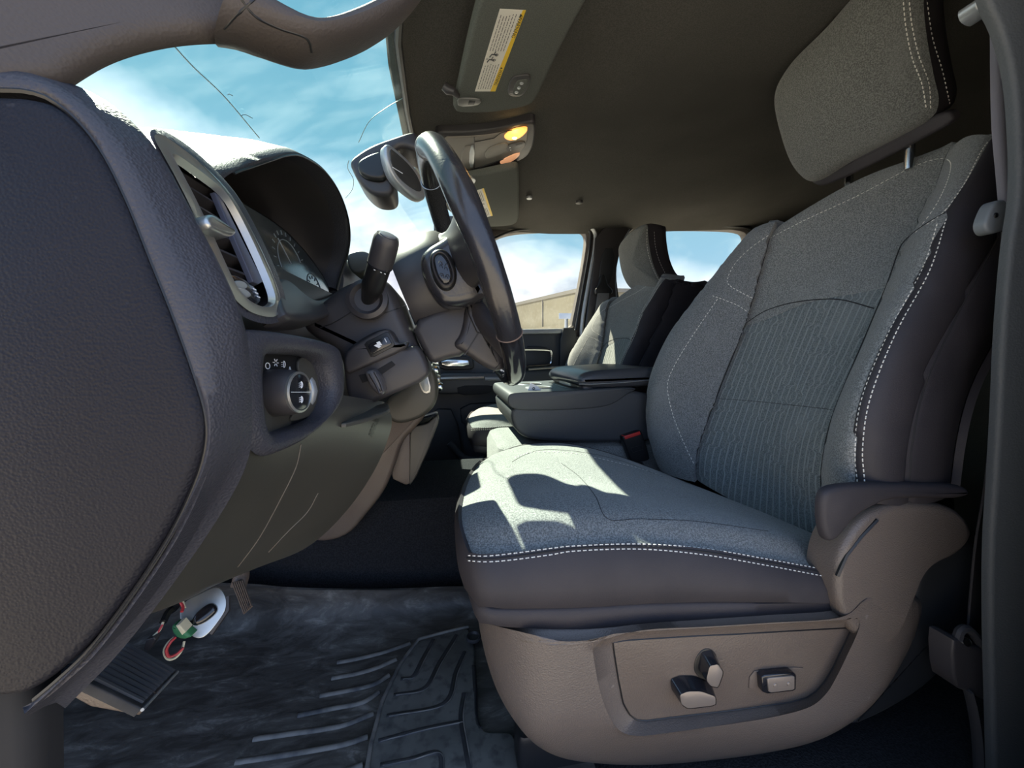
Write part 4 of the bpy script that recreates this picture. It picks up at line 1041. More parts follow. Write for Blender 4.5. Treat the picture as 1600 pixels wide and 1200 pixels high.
mk('switch_block', rslab(chaik([P(a, b, .5625) for a, b in [(536, 562), (543, 546), (570, 528), (598, 513), (610, 516), (622, 538), (640, 532), (634, 546), (560, 578), (540, 586)]], 1), (0, -1, 0), .012, .005, 3), M_trim, lp)
mk('lever_slot', rslab([pp_(*q, .0012) for q in [(560, 586), (582, 582), (612, 564), (618, 570), (590, 590), (566, 598)]], pp_.n, .002, .0004), M_matte, lp)
tlv = mk('tilt_lever', rslab(chaik([P(a, b, .548) for a, b in [(568, 580), (584, 577), (594, 588), (601, 610), (597, 619), (586, 615), (575, 600)]], 2, True, .2), (0, -1, 0), .022, .006, 4), mat('lever plastic', (.085, .08, .085), .32), SCn, 60)
for q in ([(578, 584), (588, 602), (593, 614)], [(585, 581), (594, 598), (598, 611)]): mk('lever_ridge', tube(spl([P(a, b, .5475) for a, b in q], 8), .0016, 6), M_trim, tlv)
# stalk
bz = P(574, 468, .57)
mk('stalk_socket', lathe([(.028, -.006), (.028, .004), (.022, .007), (.017, .002)], bz, (-.0, -1, .15), 32), M_trim, SCn)
ax = spl([P(u, v, y) for u, v, y in [(574, 472, .575), (585, 440, .55), (596, 405, .53), (606, 368, .515)]], 22)
rr_ = [.0085+.0065*min(1, k/6) for k in range(22)]; rr_[13] = rr_[13]*.96
stk_ = mk('indicator_stalk', tube(ax[:14], rr_[:14], 20), M_black, SCn, 50)
mk('stalk_grip', tube(ax[13:21]+[ax[21]], [.0162]*7+[.0158, .0135], 24), M_trim, stk_, 50)
mk('stalk_end_cap', disc(ax[21]+(ax[21]-ax[20]).normalized()*.0015, ax[21]-ax[20], .0105, .003), mat('stalk end button', (.11, .12, .145), .35), stk_)
mk('stalk_ring', tube([ax[13]-(ax[14]-ax[13])*.1, ax[13]+(ax[14]-ax[13])*.2], .0166, 20), M_gloss, stk_)
ic = MB()
Tst = bvh(stk_)
h_ = hit(Tst, 600, 408)
cA = ax[12]; dA = (ax[13]-ax[11]).normalized(); nA = (CO-cA).normalized(); nA = (nA-dA*nA.dot(dA)).normalized(); sA = dA.cross(nA)
for k, s_ in enumerate((-.004, .004, .009)): box(cA+sA*s_+nA*.0152+dA*.003, (.0022, .0010, .0006), (sA, dA, nA), mb=ic)
mk('stalk_marks', ic, M_icon, stk_)
# ================================================================== STEERING WHEEL
SWr = root('steering_wheel', 'black leather steering wheel seen from its side', 'steering wheel', P(735, 420, .66))
WT, WBt = P(668, 250, .665), P(798, 588, .665)
wc = (WT+WBt)/2; wd = (WT-WBt).normalized(); wr_ = (WT-WBt).length/2; wn = V((0, 1, 0)).cross(wd).normalized()
if wn.x < 0: wn = -wn      # towards the driver
def wp(a, r=wr_, dn=0): return wc+wd*r*math.cos(a)-V((0, 1, 0))*r*math.sin(a)+wn*dn     # a=90deg: near side
def rimsec(a0, a1, r0, r1, m_, name, n=60, wob=0, par=SWr):
    ps = [wp(math.radians(a0+(a1-a0)*k/n)) for k in range(n+1)]
    rows = []
    for k, p in enumerate(ps):
        a = math.radians(a0+(a1-a0)*k/n); rad = (p-wc).normalized()
        tt = k/n; fat = 1+.12*math.exp(-((math.degrees(a) % 360-72)/14)**2)+.12*math.exp(-((math.degrees(a) % 360-288)/14)**2)
        rows.append([p+rad*r0*math.cos(th)*fat+wn*r1*math.sin(th)*fat for th in [2*PI*j/20 for j in range(20)]])
    return mk(name, grid_mb(rows, cu=True, caps=True), m_, par, 60)
rimsec(18, 128, .0165, .0175, M_leather, 'rim_grip')
rimsec(-18, 18, .0160, .0170, M_leather, 'rim_top')
perf = mat('perforated black leather', (.02, .02, .022), .5, bump=('leather', 500, 1., .0012))
rimsec(-128, -18, .0165, .0175, perf, 'rim_grip')
rimsec(128, 232, .0160, .0170, M_gloss, 'rim_bottom')
for a in (18, 128, -18, -128):
    ps = []
    p = wp(math.radians(a)); rad = (p-wc).normalized()
    mk('rim_stitch', tube([p+rad*.0172*math.cos(th)+wn*.0182*math.sin(th) for th in [2*PI*j/24 for j in range(24)]], .0008, 4, closed=True), mat('brown thread', (.25, .17, .13), .7) if a == 128 else M_silver2, SWr)
# spokes: near and far horizontal arms, lower pair
def spoke(a, r_in, w0, w1, m_, name, dn0=-.03, dn1=-.004, th0=.020, th1=.012):
    mb = MB(); rows = []
    for k in range(9):
        t = k/8; r = r_in+(wr_-.004-r_in)*t; w_ = w0*(1-t)+w1*t+ .018*(2*t-1)**2*(.6); dn = dn0*(1-t)+dn1*t; th = th0*(1-t)+th1*t
        c = wp(a, r, dn); rd = (wp(a, 1)-wc).normalized(); sd_ = wn.cross(rd).normalized()
        rows.append([c+sd_*w_*math.cos(q)*(1 if abs(math.cos(q)) > .5 else 1)+wn*th*math.sin(q) for q in [2*PI*j/20 for j in range(20)]])
    return mk(name, grid_mb(rows, cu=True, caps=True), m_, SWr, 60)
nsp = spoke(math.radians(88), .05, .050, .040, M_trim, 'spoke')
spoke(math.radians(-88), .05, .050, .040, M_trim, 'spoke')
spoke(math.radians(140), .045, .026, .022, M_trim, 'lower_spoke')
spoke(math.radians(-140), .045, .026, .022, M_trim, 'lower_spoke')
# back cover: cylinder-like shroud between wheel and column
n_ = 40
def ov(dn, a_, b_, sh=0): return [wc+wd*(a_*math.cos(2*PI*k/n_)+sh)+V((0, 1, 0))*b_*math.sin(2*PI*k/n_)+wn*dn for k in range(n_)]
mk('back_cover', grid_mb2([ov(-.115, .045, .05), ov(-.115, .072, .078), ov(-.10, .078, .084), ov(-.06, .084, .088), ov(-.035, .080, .086), ov(-.02, .07, .07), ov(0, .05, .05)], True, True), M_trim, SWr, 60)
mk('airbag_cover', grid_mb2([ov(-.03, .07, .08), ov(.0, .075, .085), ov(.02, .07, .078), ov(.03, .05, .06), ov(.032, .02, .02)], True, True), M_trim, SWr, 60)
TW_ = bvh(*[o for o in SWr.children if o.name.startswith('back_cover')])
h = hit(TW_, 711, 505)
if h: mk('screw_hole', disc(h[0]+h[1]*.0005, h[1], .0028, .002), M_matte, SWr)
# rocker switch on the back of the near spoke
pr = PY(.535)
bo = [(670, 398), (680, 388), (694, 387), (707, 400), (715, 425), (712, 445), (700, 455), (686, 450), (674, 430)]
rk = plate('rocker_surround', pr, bo, .03, M_black, SWr, .006)
bi = [(677, 404), (684, 396), (693, 397), (701, 408), (707, 426), (706, 438), (698, 445), (689, 441), (680, 425)]
mk('rocker_switch', rslab([pr(p.x, p.y, .005) for p in chaik([V((a, b, 0)) for a, b in bi], 2)], pr.n, .008, .003, 3), M_gloss, rk)
ic = MB()
for (a, b, w_, h_2) in ((688, 412, 3.2, 7), (698, 416, 3.2, 7), (690, 430, 3.4, 5), (699, 432, 3.2, 5)):
    tube([pr(a-w_, b, .0135), pr(a-w_*.4, b-h_2*.6, .0135), pr(a+w_*.6, b-h_2*.4, .0135), pr(a+w_, b+h_2*.3, .0135)], .0006, 4, ic)
mk('rocker_icons', ic, M_trim, rk)
mk('rocker_ring', tube([pr(p.x, p.y, .002) for p in chaik([V((a+(a-692)*.14, b+(b-421)*.10, 0)) for a, b in bi], 2)], .0012, 6, closed=True), M_trim, rk)
# web joining rocker block to the rim (thumb area)
blk = [(655, 400), (668, 384), (690, 372), (704, 360), (716, 366), (732, 400), (756, 440), (765, 462), (752, 468), (735, 475), (710, 480), (688, 476), (668, 450), (658, 425)]
mk('spoke_back', rslab(chaik([P(u, v, .545) for u, v in blk], 2), (0, -1, 0), .05, .014, 4), M_leather, SWr, 60)
mk('back_cover_lower', rslab(chaik([P(u, v, .595) for u, v in [(640, 505), (690, 480), (742, 466), (750, 500), (744, 525), (726, 556), (700, 560), (674, 570), (660, 548)]], 1), (0, -1, 0), .07, .010, 4), M_trim, SWr, 60)
lsp = [(728, 470), (742, 462), (752, 500), (768, 530), (788, 552), (790, 575), (776, 582), (752, 570), (728, 552), (706, 540), (722, 520)]
mk('spoke_lower_back', rslab(chaik([P(u, v, .585) for u, v in lsp], 2), (0, -1, 0), .05, .010, 4), M_trim, SWr, 60)
for uv in ([(724, 472), (745, 519), (756, 522), (775, 530)], [(747, 521), (726, 555)], [(782, 568), (770, 582)]):
    mk('spoke_seam', tube([P(u, v, .584) for u, v in uv], .0009, 5), M_black, SWr)
# ================================================================== ROOF ITEMS
def visor(name, label, z, uv, n=2, lab=None):
    r_ = root(name, label, 'sun visor', PZ(uv[0][0], uv[0][1], z))
    q = chaik([PZ(a, b, z) for a, b in uv], n, True, .2)
    v_ = mk('visor_panel', rslab(q, (0, 0, -1), .022, .009, 4), M_visor, r_, 60)
    return r_, v_
ZV = 1.285
VD, vp_ = visor('sun_visor', 'driver sun visor with a warning label and three garage buttons', ZV,
    [(713, 150), (707, 168), (714, 178), (764, 178), (800, 173), (822, 168), (834, 162), (842, 148), (880, 68), (918, 0), (960, -85), (930, -130), (800, -150), (790, -110), (748, 0), (728, 80)])
def on(z): return lambda u, v, off=0: PZ(u, v, z-off)
pv = on(ZV)
dn = V((0, 0, -1))
def label_(uv, band, par, texts, z, name='warning_label'):
    f = on(z)
    o = mk(name, rslab([f(*q, .0006) for q in uv], dn, .0004, .0001, 1), M_label, par)
    mk('yellow_band', rslab([f(*q, .0009) for q in band], dn, .0003, .0001, 1), M_yellow, o)
    return o
la = label_([(781, 14), (822, 16), (774, 143), (742, 143)], [(817, 16), (822, 16), (774, 143), (766, 143)], VD, None, ZV)
A_, B_, C_, D_ = pv(742, 143, .001), pv(781, 14, .001), pv(822, 16, .001), pv(774, 143, .001)
# label frame: xd runs along its long side (text direction), yd across towards the yellow band
def lab(s, t): return (A_.lerp(B_, s)).lerp(D_.lerp(C_, s), t)
xd = (B_-A_).normalized(); yd = (D_-A_).normalized()
tm = MB()
random.seed(3)
for col in range(6):
    t = .12+col*.115
    for (s0, s1) in ((.04, .40), (.56, .96)):
        s = s0
        while s < s1-.02:
            e_ = min(s1, s+random.uniform(.012, .05)); a, b = lab(s, t), lab(e_, t)
            w_ = yd*.0007
            tm.add([a-w_, b-w_, b+w_, a+w_], [(0, 1, 2, 3)]); s = e_+.008
mk('label_text', tm, M_ink, la)
hd = MB()
for s in (.21, .83):
    text_mb('WARNING', lab(s, .885), -xd, yd, .0105, hd)
for s in (.965, .36):
    a, b, c = lab(s, .84), lab(s-.035, .84), lab(s-.017, .94); hd.add([a, b, c], [(0, 1, 2)])
mk('label_heading', hd, M_black, la)
pg = MB()
c_ = lab(.48, .42)
for k, (ds, dt) in enumerate(((-.03, .0), (.035, .04))):
    c = lab(.48+ds, .42+dt)
    tube([c+xd*.003*math.cos(a)+yd*.003*math.sin(a)+dn*.0002 for a in [k2*PI/5 for k2 in range(10)]], .0006, 4, pg, closed=True)
    tube([c+dn*.0002, c-yd*.010+xd*.002+dn*.0002, c-yd*.013-xd*.006+dn*.0002], .0012, 4, pg); tube([c-yd*.006+dn*.0002, c-yd*.004+xd*.009+dn*.0002], .0009, 4, pg)
text_mb('CE', lab(.46, .10), -xd, yd, .005, pg)
mk('label_pictogram', pg, M_black, la)
# garage opener buttons
go = mk('garage_opener', rslab(chaik([pv(a, b, .004) for a, b in [(800, 122), (812, 119), (826, 117), (830, 122), (824, 140), (816, 151), (802, 152), (793, 148), (794, 136)]], 2), dn, .006, .002), M_trim, VD)
mk('garage_opener_inset', rslab(chaik([pv(a, b, .0052) for a, b in [(807, 126), (818, 125), (826, 124), (823, 137), (815, 149), (802, 149), (801, 142)]], 2), dn, .003, .001), M_visor, go)
for k in range(3): mk('opener_button', disc(pv(815-k*4, 131+k*7, .0062), dn, .0045, .002), M_silver2, go)
# hinge clip with arm
hc_ = mk('hinge_bracket', rslab(chaik([pv(a, b, .003) for a, b in [(714, 156), (724, 154), (748, 155), (753, 160), (745, 166), (716, 168)]], 1), dn, .008, .002), mat('grey clip plastic', (.16, .16, .155), .35, .3), VD)
mk('hinge_bracket_slot', rslab([pv(a, b, .0036) for a, b in [(733, 157), (743, 158), (741, 164), (731, 164)]], dn, .002, .0004), M_black, hc_)
mk('hinge_arm', tube([pv(694, 134, -.01), pv(700, 140, -.004), pv(708, 142, .0), pv(716, 150, .002)], [.010, .011, .009, .006], 12), M_trim, VD)
VPs, _ = visor('sun_visor', 'passenger sun visor beyond the roof console with a small label', ZV,
    [(716, 279), (732, 277), (760, 272), (806, 262), (811, 268), (811, 340), (808, 349), (798, 353), (770, 355), (740, 356), (722, 350), (712, 310)])
lb2 = label_([(737, 300), (756, 294), (770, 337), (754, 341)], [(753, 295), (756, 294), (770, 337), (767, 338)], VPs, None, ZV)
tm = MB()
A_, B_, C_, D_ = pv(754, 341, .001), pv(737, 300, .001), pv(756, 294, .001), pv(770, 337, .001)
for col in range(5):
    for (s0, s1) in ((.06, .36), (.62, .94)):
        a, b = lab(s0, .12+col*.14), lab(s1, .12+col*.14); w_ = (D_-A_).normalized()*.0012; tm.add([a-w_, b-w_, b+w_, a+w_], [(0, 1, 2, 3)])
mk('label_text', tm, M_ink, lb2)
pg = MB()
for s, t in ((.48, .4), (.52, .55)): box(lab(s, t), (.008, .006, .0006), mb=pg)
mk('label_pictogram', pg, M_black, lb2)
mk('hinge_bracket', rslab(chaik([pv(a, b, .003) for a, b in [(722, 279), (735, 277), (744, 281), (741, 288), (730, 291)]], 1), dn, .008, .002), M_silver2, VPs)
for a in ((732, 281), (735, 286)): mk('hinge_bracket_slot', disc(pv(*a, .0045), dn, .004, .002), M_black, VPs)
# roof console
ZC = 1.318
OC = root('roof_console', 'grey roof console with one lit amber map lamp between the visors', 'roof console', PZ(760, 240, ZC))
pc_ = on(ZC)
oco = [(679, 213), (686, 208), (710, 209), (757, 206), (801, 198), (826, 191), (836, 192), (837, 202), (835, 225), (828, 241), (818, 250), (790, 260), (765, 269), (735, 275), (716, 276), (700, 264), (688, 240)]
A_ = chaik([pc_(a, b) for a, b in oco], 2)
b0 = mk('console_body', rslab(A_, dn, .035, .008, 4), M_trim, OC)
oci = [(689, 215), (715, 215), (757, 213), (800, 205), (824, 199), (825, 212), (822, 228), (812, 240), (785, 250), (762, 260), (736, 266), (715, 268), (700, 250)]
M_cons = mat('roof console grey', (.20, .18, .16), .45)
pl_ = mk('console_face', rslab(chaik([pc_(a, b, .004) for a, b in oci], 2), dn, .008, .003), M_cons, OC)
mk('face_seam', tube([pc_(741, 214, .005), pc_(741, 266, .005)], .0012, 5), M_black, pl_)
mk('face_seam', tube([pc_(*q, .005) for q in [(741, 222), (772, 216), (782, 208), (800, 203)]], .0012, 5), M_black, pl_)
mk('face_seam', tube([pc_(*q, .005) for q in [(741, 264), (765, 256), (790, 248)]], .0012, 5), M_black, pl_)
mk('bin_door', rslab(chaik([pc_(*q, .007) for q in [(722, 230), (741, 228), (741, 265), (720, 264)]], 1), dn, .006, .002), M_cons, pl_)
mk('bin_latch', rslab(chaik([pc_(*q, .010) for q in [(734, 231), (742, 229), (741, 262), (733, 262)]], 1), dn, .006, .002), M_silver2, pl_)
mk('sunglass_holder', rslab(chaik([pc_(*q, .007) for q in [(758, 234), (790, 222), (796, 230), (780, 244), (758, 250)]], 2), dn, .006, .002), M_cons, pl_)
def lens(uv, m_, nm): return mk(nm, rslab(chaik([pc_(*q, .0065) for q in uv], 2), dn, .005, .0015, dome=.002), m_, pl_)
ll = lens([(785, 214), (798, 204), (824, 199), (824, 206), (812, 217), (796, 221)], M_lamp, 'map_lamp')
mk('bulb', lathe([(.001, .012), (.005, .011), (.0085, .008), (.0095, .005)], pc_(804, 211, -.0005), dn, 20), M_lampc, ll)
lens([(779, 255), (790, 247), (812, 238), (812, 244), (800, 253), (788, 258)], M_lamp2, 'map_lamp')
mk('button_pad', rslab(chaik([pc_(*q, .0065) for q in [(791, 230), (797, 225), (820, 220), (821, 228), (800, 236), (792, 237)]], 2), dn, .004, .001), M_trim, pl_)
for q in ((797, 231), (798, 235)): mk('button_dot', disc(pc_(*q, .0075), dn, .0022, .001), M_icon, pl_)
mk('microphone_slot', rslab([pc_(*q, .0072) for q in [(806, 227), (816, 224), (816, 227), (806, 230)]], dn, .003, .0004), M_black, pl_)
pl2 = bpy.data.lights.new('map_lamp_light', 'POINT'); lo_ = bpy.data.objects.new('map_lamp_light', pl2); COL.objects.link(lo_)
pl2.energy = .04; pl2.color = (1, .6, .2); pl2.shadow_soft_size = .01; lo_.location = pc_(804, 212, .02)
# roof clips
for (u, v, rx) in ((827, 311, .013), (905, 318, .016)):
    tag(mk('visor_clip' if u < 900 else 'coat_hook', disc(PZ(u, v, 1.325), dn, rx, .01, rad=.004), M_silver2 if u < 900 else M_trim),
        'pale oval clip on the headliner next to the passenger visor' if u < 900 else 'dark round plug on the headliner above the passenger window', 'clip' if u < 900 else 'plug')
# ---- mirror and its camera housing at the windscreen header
MR = root('rear_view_mirror', 'rear view mirror and sensor housing mounted at the top of the windscreen', 'mirror', P(610, 240, 1.12))
hs_ = [(545, 253), (552, 243), (580, 225), (618, 212), (645, 203), (653, 209), (664, 228), (650, 236), (632, 228), (618, 232), (610, 250), (616, 290), (613, 303), (600, 307), (580, 304), (560, 285), (550, 265)]
mk('sensor_housing', rslab(chaik([P(u, v, 1.05) for u, v in hs_], 2), (0, -1, 0), .10, .012, 4), M_trim, MR, 60)
mk('housing_blister', rslab(chaik([P(u, v, 1.035) for u, v in [(556, 252), (575, 240), (600, 232), (606, 262), (602, 282), (575, 280), (560, 270)]], 2), (0, -1, 0), .03, .010, 4), M_black, MR, 60)
mk('mounting_arm', tube([P(640, 216, 1.10), P(650, 232, 1.10), P(656, 246, 1.1)], .016, 12), M_trim, MR)
mo = [(600, 228), (606, 224), (614, 228), (640, 250), (660, 275), (668, 310), (655, 314), (632, 298), (612, 278), (602, 250)]
mcx = mk('mirror_shell', rslab(chaik([P(u, v, 1.0+.0012*(u-600)) for u, v in mo], 2), (.45, -.85, -.1), .03, .008, 4), M_silver2, MR, 60)
gi = [(609, 232), (614, 234), (638, 255), (655, 278), (661, 303), (636, 290), (618, 272), (610, 252)]
mk('mirror_glass', rslab(chaik([P(u, v, .996+.0012*(u-600)) for u, v in gi], 2), (.45, -.85, -.1), .004, .001), mat('dark mirror glass', (.05, .05, .05), .06, 0, coat=.6), mcx)
mk('mirror_mark', tube([P(613, 261, 1.005), P(629, 271, 1.02)], .001, 5), M_icon, mcx)
# ================================================================== PASSENGER DOOR
DR = root('passenger_door', 'dark grey passenger door panel with chrome handle and armrest', 'car door', (.2, 2.06, .3))
pd = PY(2.02)
def dpl(nm, uv, t, m_, y=2.02, r=.006, par=DR, ch=1): return mk(nm, rslab(chaik([P(a, b, y) for a, b in uv], ch, True, .2) if ch else [P(a, b, y) for a, b in uv], (0, -1, 0), t, r), m_, par)
dpl('door_panel', [(640, 516), (760, 516), (905, 514), (905, 580), (902, 640), (900, 780), (760, 800), (700, 720), (660, 640)], .05, M_door, 2.03)
dpl('window_sill', [(640, 515), (760, 515), (899, 513), (899, 521), (760, 523), (640, 523)], .05, M_silver2, 2.012, .008)
dpl('sill_end_cap', [(876, 512), (901, 512), (901, 560), (898, 600), (874, 600)], .02, M_doord, 2.0)
dpl('speaker_cover', [(818, 541), (852, 541), (862, 548), (862, 575), (853, 583), (818, 583)], .02, M_doord, 2.008)
ringp = [P(a, b, 1.995) for a, b in chaik([V((a, b, 0)) for a, b in [(806, 546), (858, 546), (861, 549), (861, 567), (857, 571), (806, 573)]], 1) for a, b in [(a, b)]] if False else [P(q.x, q.y, 1.995) for q in chaik([V((a, b, 0)) for a, b in [(800, 546), (857, 546), (862, 550), (862, 566), (857, 571), (800, 573)]], 2)]
mk('grab_ring', tube(ringp, .0065, 8, closed=True), M_chrome, DR)
dpl('handle_recess', [(684, 556), (738, 556), (741, 574), (736, 578), (684, 578)], .01, M_doord, 2.012)
mk('door_handle', rslab(chaik([P(a, b, 1.985) for a, b in [(688, 562), (730, 561), (734, 564), (733, 573), (690, 574)]], 1), (0, -1, 0), .02, .006), M_chrome, DR)
dpl('armrest', [(676, 583), (760, 583), (895, 576), (896, 600), (830, 606), (760, 612), (690, 618), (676, 610)], .09, M_door, 1.955, .014)
mk('armrest_trim', tube([P(684, 592, 1.95), P(756, 590, 1.95)], .009, 8, flat=1), M_silver, DR)
mk('armrest_trim', tube([P(758, 592, 1.95), P(786, 592, 1.95)], .010, 8), M_silver2, DR)
mk('armrest_trim', tube([P(826, 577, 1.95), P(884, 573, 1.95)], .006, 8), M_silver, DR)
dpl('pull_pocket', [(714, 603), (770, 602), (774, 608), (760, 616), (716, 618)], .02, M_matte, 1.948, .003)
dpl('map_pocket', [(718, 632), (800, 628), (860, 626), (860, 660), (800, 664), (722, 668)], .03, M_doord, 2.0)
mk('lower_rail', tube([P(702, 692, 1.98), P(722, 714, 1.98), P(736, 719, 1.97), (P(780, 718, 1.96))], .018, 10), M_door, DR)
dpl('kick_panel', [(676, 640), (712, 640), (730, 760), (690, 790), (640, 780), (640, 700)], .05, M_doord, 1.99, .006)
mk('lock_pin', tube([P(886, 514, 2.03), P(886, 498, 2.03)], .006, 8), M_silver2, DR)
# mirror glass seen through the far quarter
# passenger B pillar
BPp = bpy.data.objects.new('trim_6', None); COL.objects.link(BPp); BPp['kind'] = 'structure'; BPp.location = (.7, 2.0, .9)
mk('pillar_trim', rslab(chaik([P(u, v, 2.03) for u, v in [(932, 352), (990, 350), (972, 380), (962, 430), (966, 490), (985, 560), (985, 640), (905, 640), (908, 570), (914, 510), (925, 430)]], 1), (0, -1, 0), .06, .010), M_trim, BPp)
mk('belt_height_adjuster', rslab(chaik([P(u, v, 2.022) for u, v in [(942, 388), (962, 386), (958, 440), (938, 450), (936, 430)]], 1), (0, -1, 0), .02, .006), M_doord, BPp)
PBt = root('seat_belt', 'dark seat belt hanging on the pillar behind the passenger window', 'seat belt', P(945, 440, 1.99))
mk('belt_guide', rslab(chaik([P(u, v, 1.985) for u, v in [(930, 452), (936, 446), (940, 430), (946, 428), (950, 446), (958, 452), (957, 460), (945, 461), (931, 461)]], 2), (0, -1, 0), .02, .006), M_black, PBt)
mk('webbing', rslab([P(u, v, 1.98) for u, v in [(934, 458), (952, 458), (946, 515), (930, 530), (926, 560), (928, 500)]], (0, -1, 0), .004, .001), mat('grey webbing', (.09, .09, .10), .7), PBt)
mk('belt_label', rslab([P(u, v, 1.975) for u, v in [(923, 522), (930, 521), (930, 531), (922, 532)]], (0, -1, 0), .003, .001), M_label, PBt)
# ================================================================== CENTRE CONSOLE
CS = root('centre_console', 'charcoal centre console with padded armrest lid and cup holders between the seats', 'console', (.5, 1.2, .3))
yc0, yc1 = 1.02, 1.36
lowb = [(797, 640), (800, 662), (812, 680), (832, 688), (880, 691), (960, 691), (1040, 688), (1040, 612), (975, 608), (952, 630), (930, 637), (880, 641), (830, 642)]
lowb = [(797, 632), (800, 662), (812, 680), (832, 688), (880, 691), (960, 691), (1040, 688), (1040, 610), (900, 612)]
mk('console_body', rslab(chaik([P(u, v, yc0) for u, v in lowb], 2), (0, -1, 0), yc1-yc0, .012, 4), M_door, CS, 60)
band = [(794, 618), (800, 613), (880, 611), (968, 606), (1000, 606), (980, 616), (962, 630), (940, 637), (880, 641), (820, 642), (798, 638), (793, 628)]
mk('tray_band', rslab(chaik([P(u, v, yc0-.006) for u, v in band], 2), (0, -1, 0), yc1-yc0+.004, .004, 3), M_door, CS, 60)
zt_ = P(880, 611, yc0).z+.001
def tp(x, y): return V((x, y, zt_))
for (x, y, rx) in ((.27, 1.12, .036), (.27, 1.25, .036)):
    mk('cup_holder', lathe([(rx+.006, .000), (rx+.004, .003), (rx, .002), (rx-.002, .0005)], V((x, y, zt_-.001)), (0, 0, 1), 32), M_silver2, CS)
    mk('cup_holder_well', disc(V((x, y, zt_+.0012)), (0, 0, 1), rx-.001, .002), M_matte, CS)
mk('tray_recess', box((.40, 1.18, zt_), (.12, .22, .004), r=.02), M_black, CS)
ay0 = yc0+.005
arm = [(903, 600), (905, 590), (915, 582), (940, 578), (1050, 572), (1060, 596), (1040, 602), (990, 606), (940, 608), (915, 607)]
mk('armrest_lid', rslab(chaik([P(u, v, ay0) for u, v in arm], 2), (0, -1, 0), .32, .020, 4), mat('black vinyl lid', (.05, .055, .065), .30, bump=('leather', 420, .5, .0005)), CS, 70)
mk('lid_latch', box(P(893, 592, 1.19)+V((0, 0, 0)), (.05, .13, .040), r=.012), M_silver2, CS)
mk('lid_front', box(P(893, 593, 1.19), (.042, .31, .034), r=.012), M_trim, CS)
ledge_ = [P(u, v, ay0-.0035) for u, v in [(905, 600), (930, 600), (980, 597), (1040, 591)]]
mk('lid_stitching', tube(spl(ledge_, 30), .0012, 5), M_silver2, CS)
# tag paper in the cup holder
pt_ = Plane(P(826, 600, 1.12), P(848, 612, 1.06), P(838, 622, 1.06))
tgp = tag(mk('paper_tag', rslab([P(*q) for q in [(829, 598, 1.05), (841, 604, 1.05), (850, 615, 1.05), (847, 621, 1.05), (824, 611, 1.05)]], (0, -1, 0), .0006, .0002, 1), M_paper), 'small white printed paper tag sticking out of the front cup holder', 'paper tag')
ic = MB()
for (u, v) in ((834, 607), (843, 613)): tube([P(u, v, 1.048)+V((.003*math.cos(a), 0, .003*math.sin(a))) for a in [k*PI/4 for k in range(8)]], .0008, 4, ic, closed=True)
box(P(838, 611, 1.0485), (.006, .001, .0016), mb=ic)
mk('printed_mark', ic, M_black, tgp)
# middle seat cushion under the console
MS = root('middle_seat', 'short sunlit cloth middle seat base tucked under the centre console', 'seat', (.25, 1.19, .3))
mk('cushion', box((.50, 1.19, P(880, 693, 1.02).z-.060), (.74, .32, .10), r=.05), M_fab, MS)
mk('seat_frame', box((.54, 1.19, .17), (.60, .30, .30), r=.03), M_matte, MS)
# ---- buckle
BK = root('belt_buckle', 'black seat belt buckle with red release button beside the driver seat', 'buckle', P(995, 722, 1.0))
bq = [P(u, v, 1.0) for u, v in [(974, 682), (1001, 673), (1004, 676), (1016, 716), (1013, 720), (990, 724), (986, 720), (973, 685)]]
bh = mk('housing', rslab(chaik(bq, 1, True, .15), (0, -1, 0), .022, .004), M_black, BK)
mk('release_button', rslab([P(u, v, .999) for u, v in [(975, 682), (1000, 674), (1002, 679), (977, 687)]], (0, -1, 0), .020, .002), M_red, BK)
mk('housing_mark', tube([P(u, v, .9985) for u, v in [(986, 700), (1003, 695), (1005, 702), (989, 707)]], .0006, 4, closed=True), M_trim, bh)
mk('stalk', tube(spl([P(u, v, 1.005) for u, v in [(1000, 720), (1008, 732), (1020, 745), (1030, 755)]], 8), .010, 8, flat=.4), M_beltd, BK)
# ================================================================== DRIVER BELT
BD = root('seat_belt', 'grey driver seat belt running down the pillar beside the large seat', 'seat belt', P(1565, 330, .44))
yb = .435
l_ = [(1541, -30), (1546, 30), (1547, 120), (1549, 200), (1555, 270), (1559, 316)]
r_ = [(1560, -30), (1566, 40), (1586, 110), (1592, 200), (1594, 260), (1592, 316)]
mk('webbing', thick(loft([L3([(a, b, yb) for a, b in l_]), L3([(a, b, yb-.008) for a, b in [((p[0]+q_[0])/2, p[1]) for p, q_ in zip(l_, r_)]]), L3([(a, b, yb) for a, b in r_])], 24, 12), .0015), M_belt, BD, 80)
mk('upper_anchor', rslab(chaik([P(u, v, .425) for u, v in [(1528, -4), (1536, -6), (1550, 8), (1552, 22), (1540, 20), (1530, 12)]], 2), (0, -1, 0), .02, .004), M_silver2, BD)
gd = mk('belt_guide', rslab(chaik([P(u, v, .428) for u, v in [(1540, 352), (1546, 332), (1556, 313), (1568, 311), (1590, 312), (1590, 345), (1578, 356), (1566, 362), (1548, 366)]], 2), (0, -1, 0), .014, .004), mat('slate guide plastic', (.16, .18, .20), .4), BD)
mk('guide_slot', disc(P(1558, 336, .4265), (0, -1, 0), .0035, .002), M_black, gd)
lowl = [(1566, 362), (1568, 400), (1566, 480), (1563, 580), (1548, 675), (1538, 765), (1525, 843), (1517, 920), (1512, 985)]
lowr = [(1592, 362), (1586, 420), (1576, 500), (1574, 600), (1566, 690), (1558, 770), (1550, 850), (1546, 920), (1536, 1000)]
mk('lower_webbing', thick(loft([L3([(a, b, .44) for a, b in lowl]), L3([(a, b, .46) for a, b in lowr])], 40, 6), .0015), M_beltd, BD, 80)
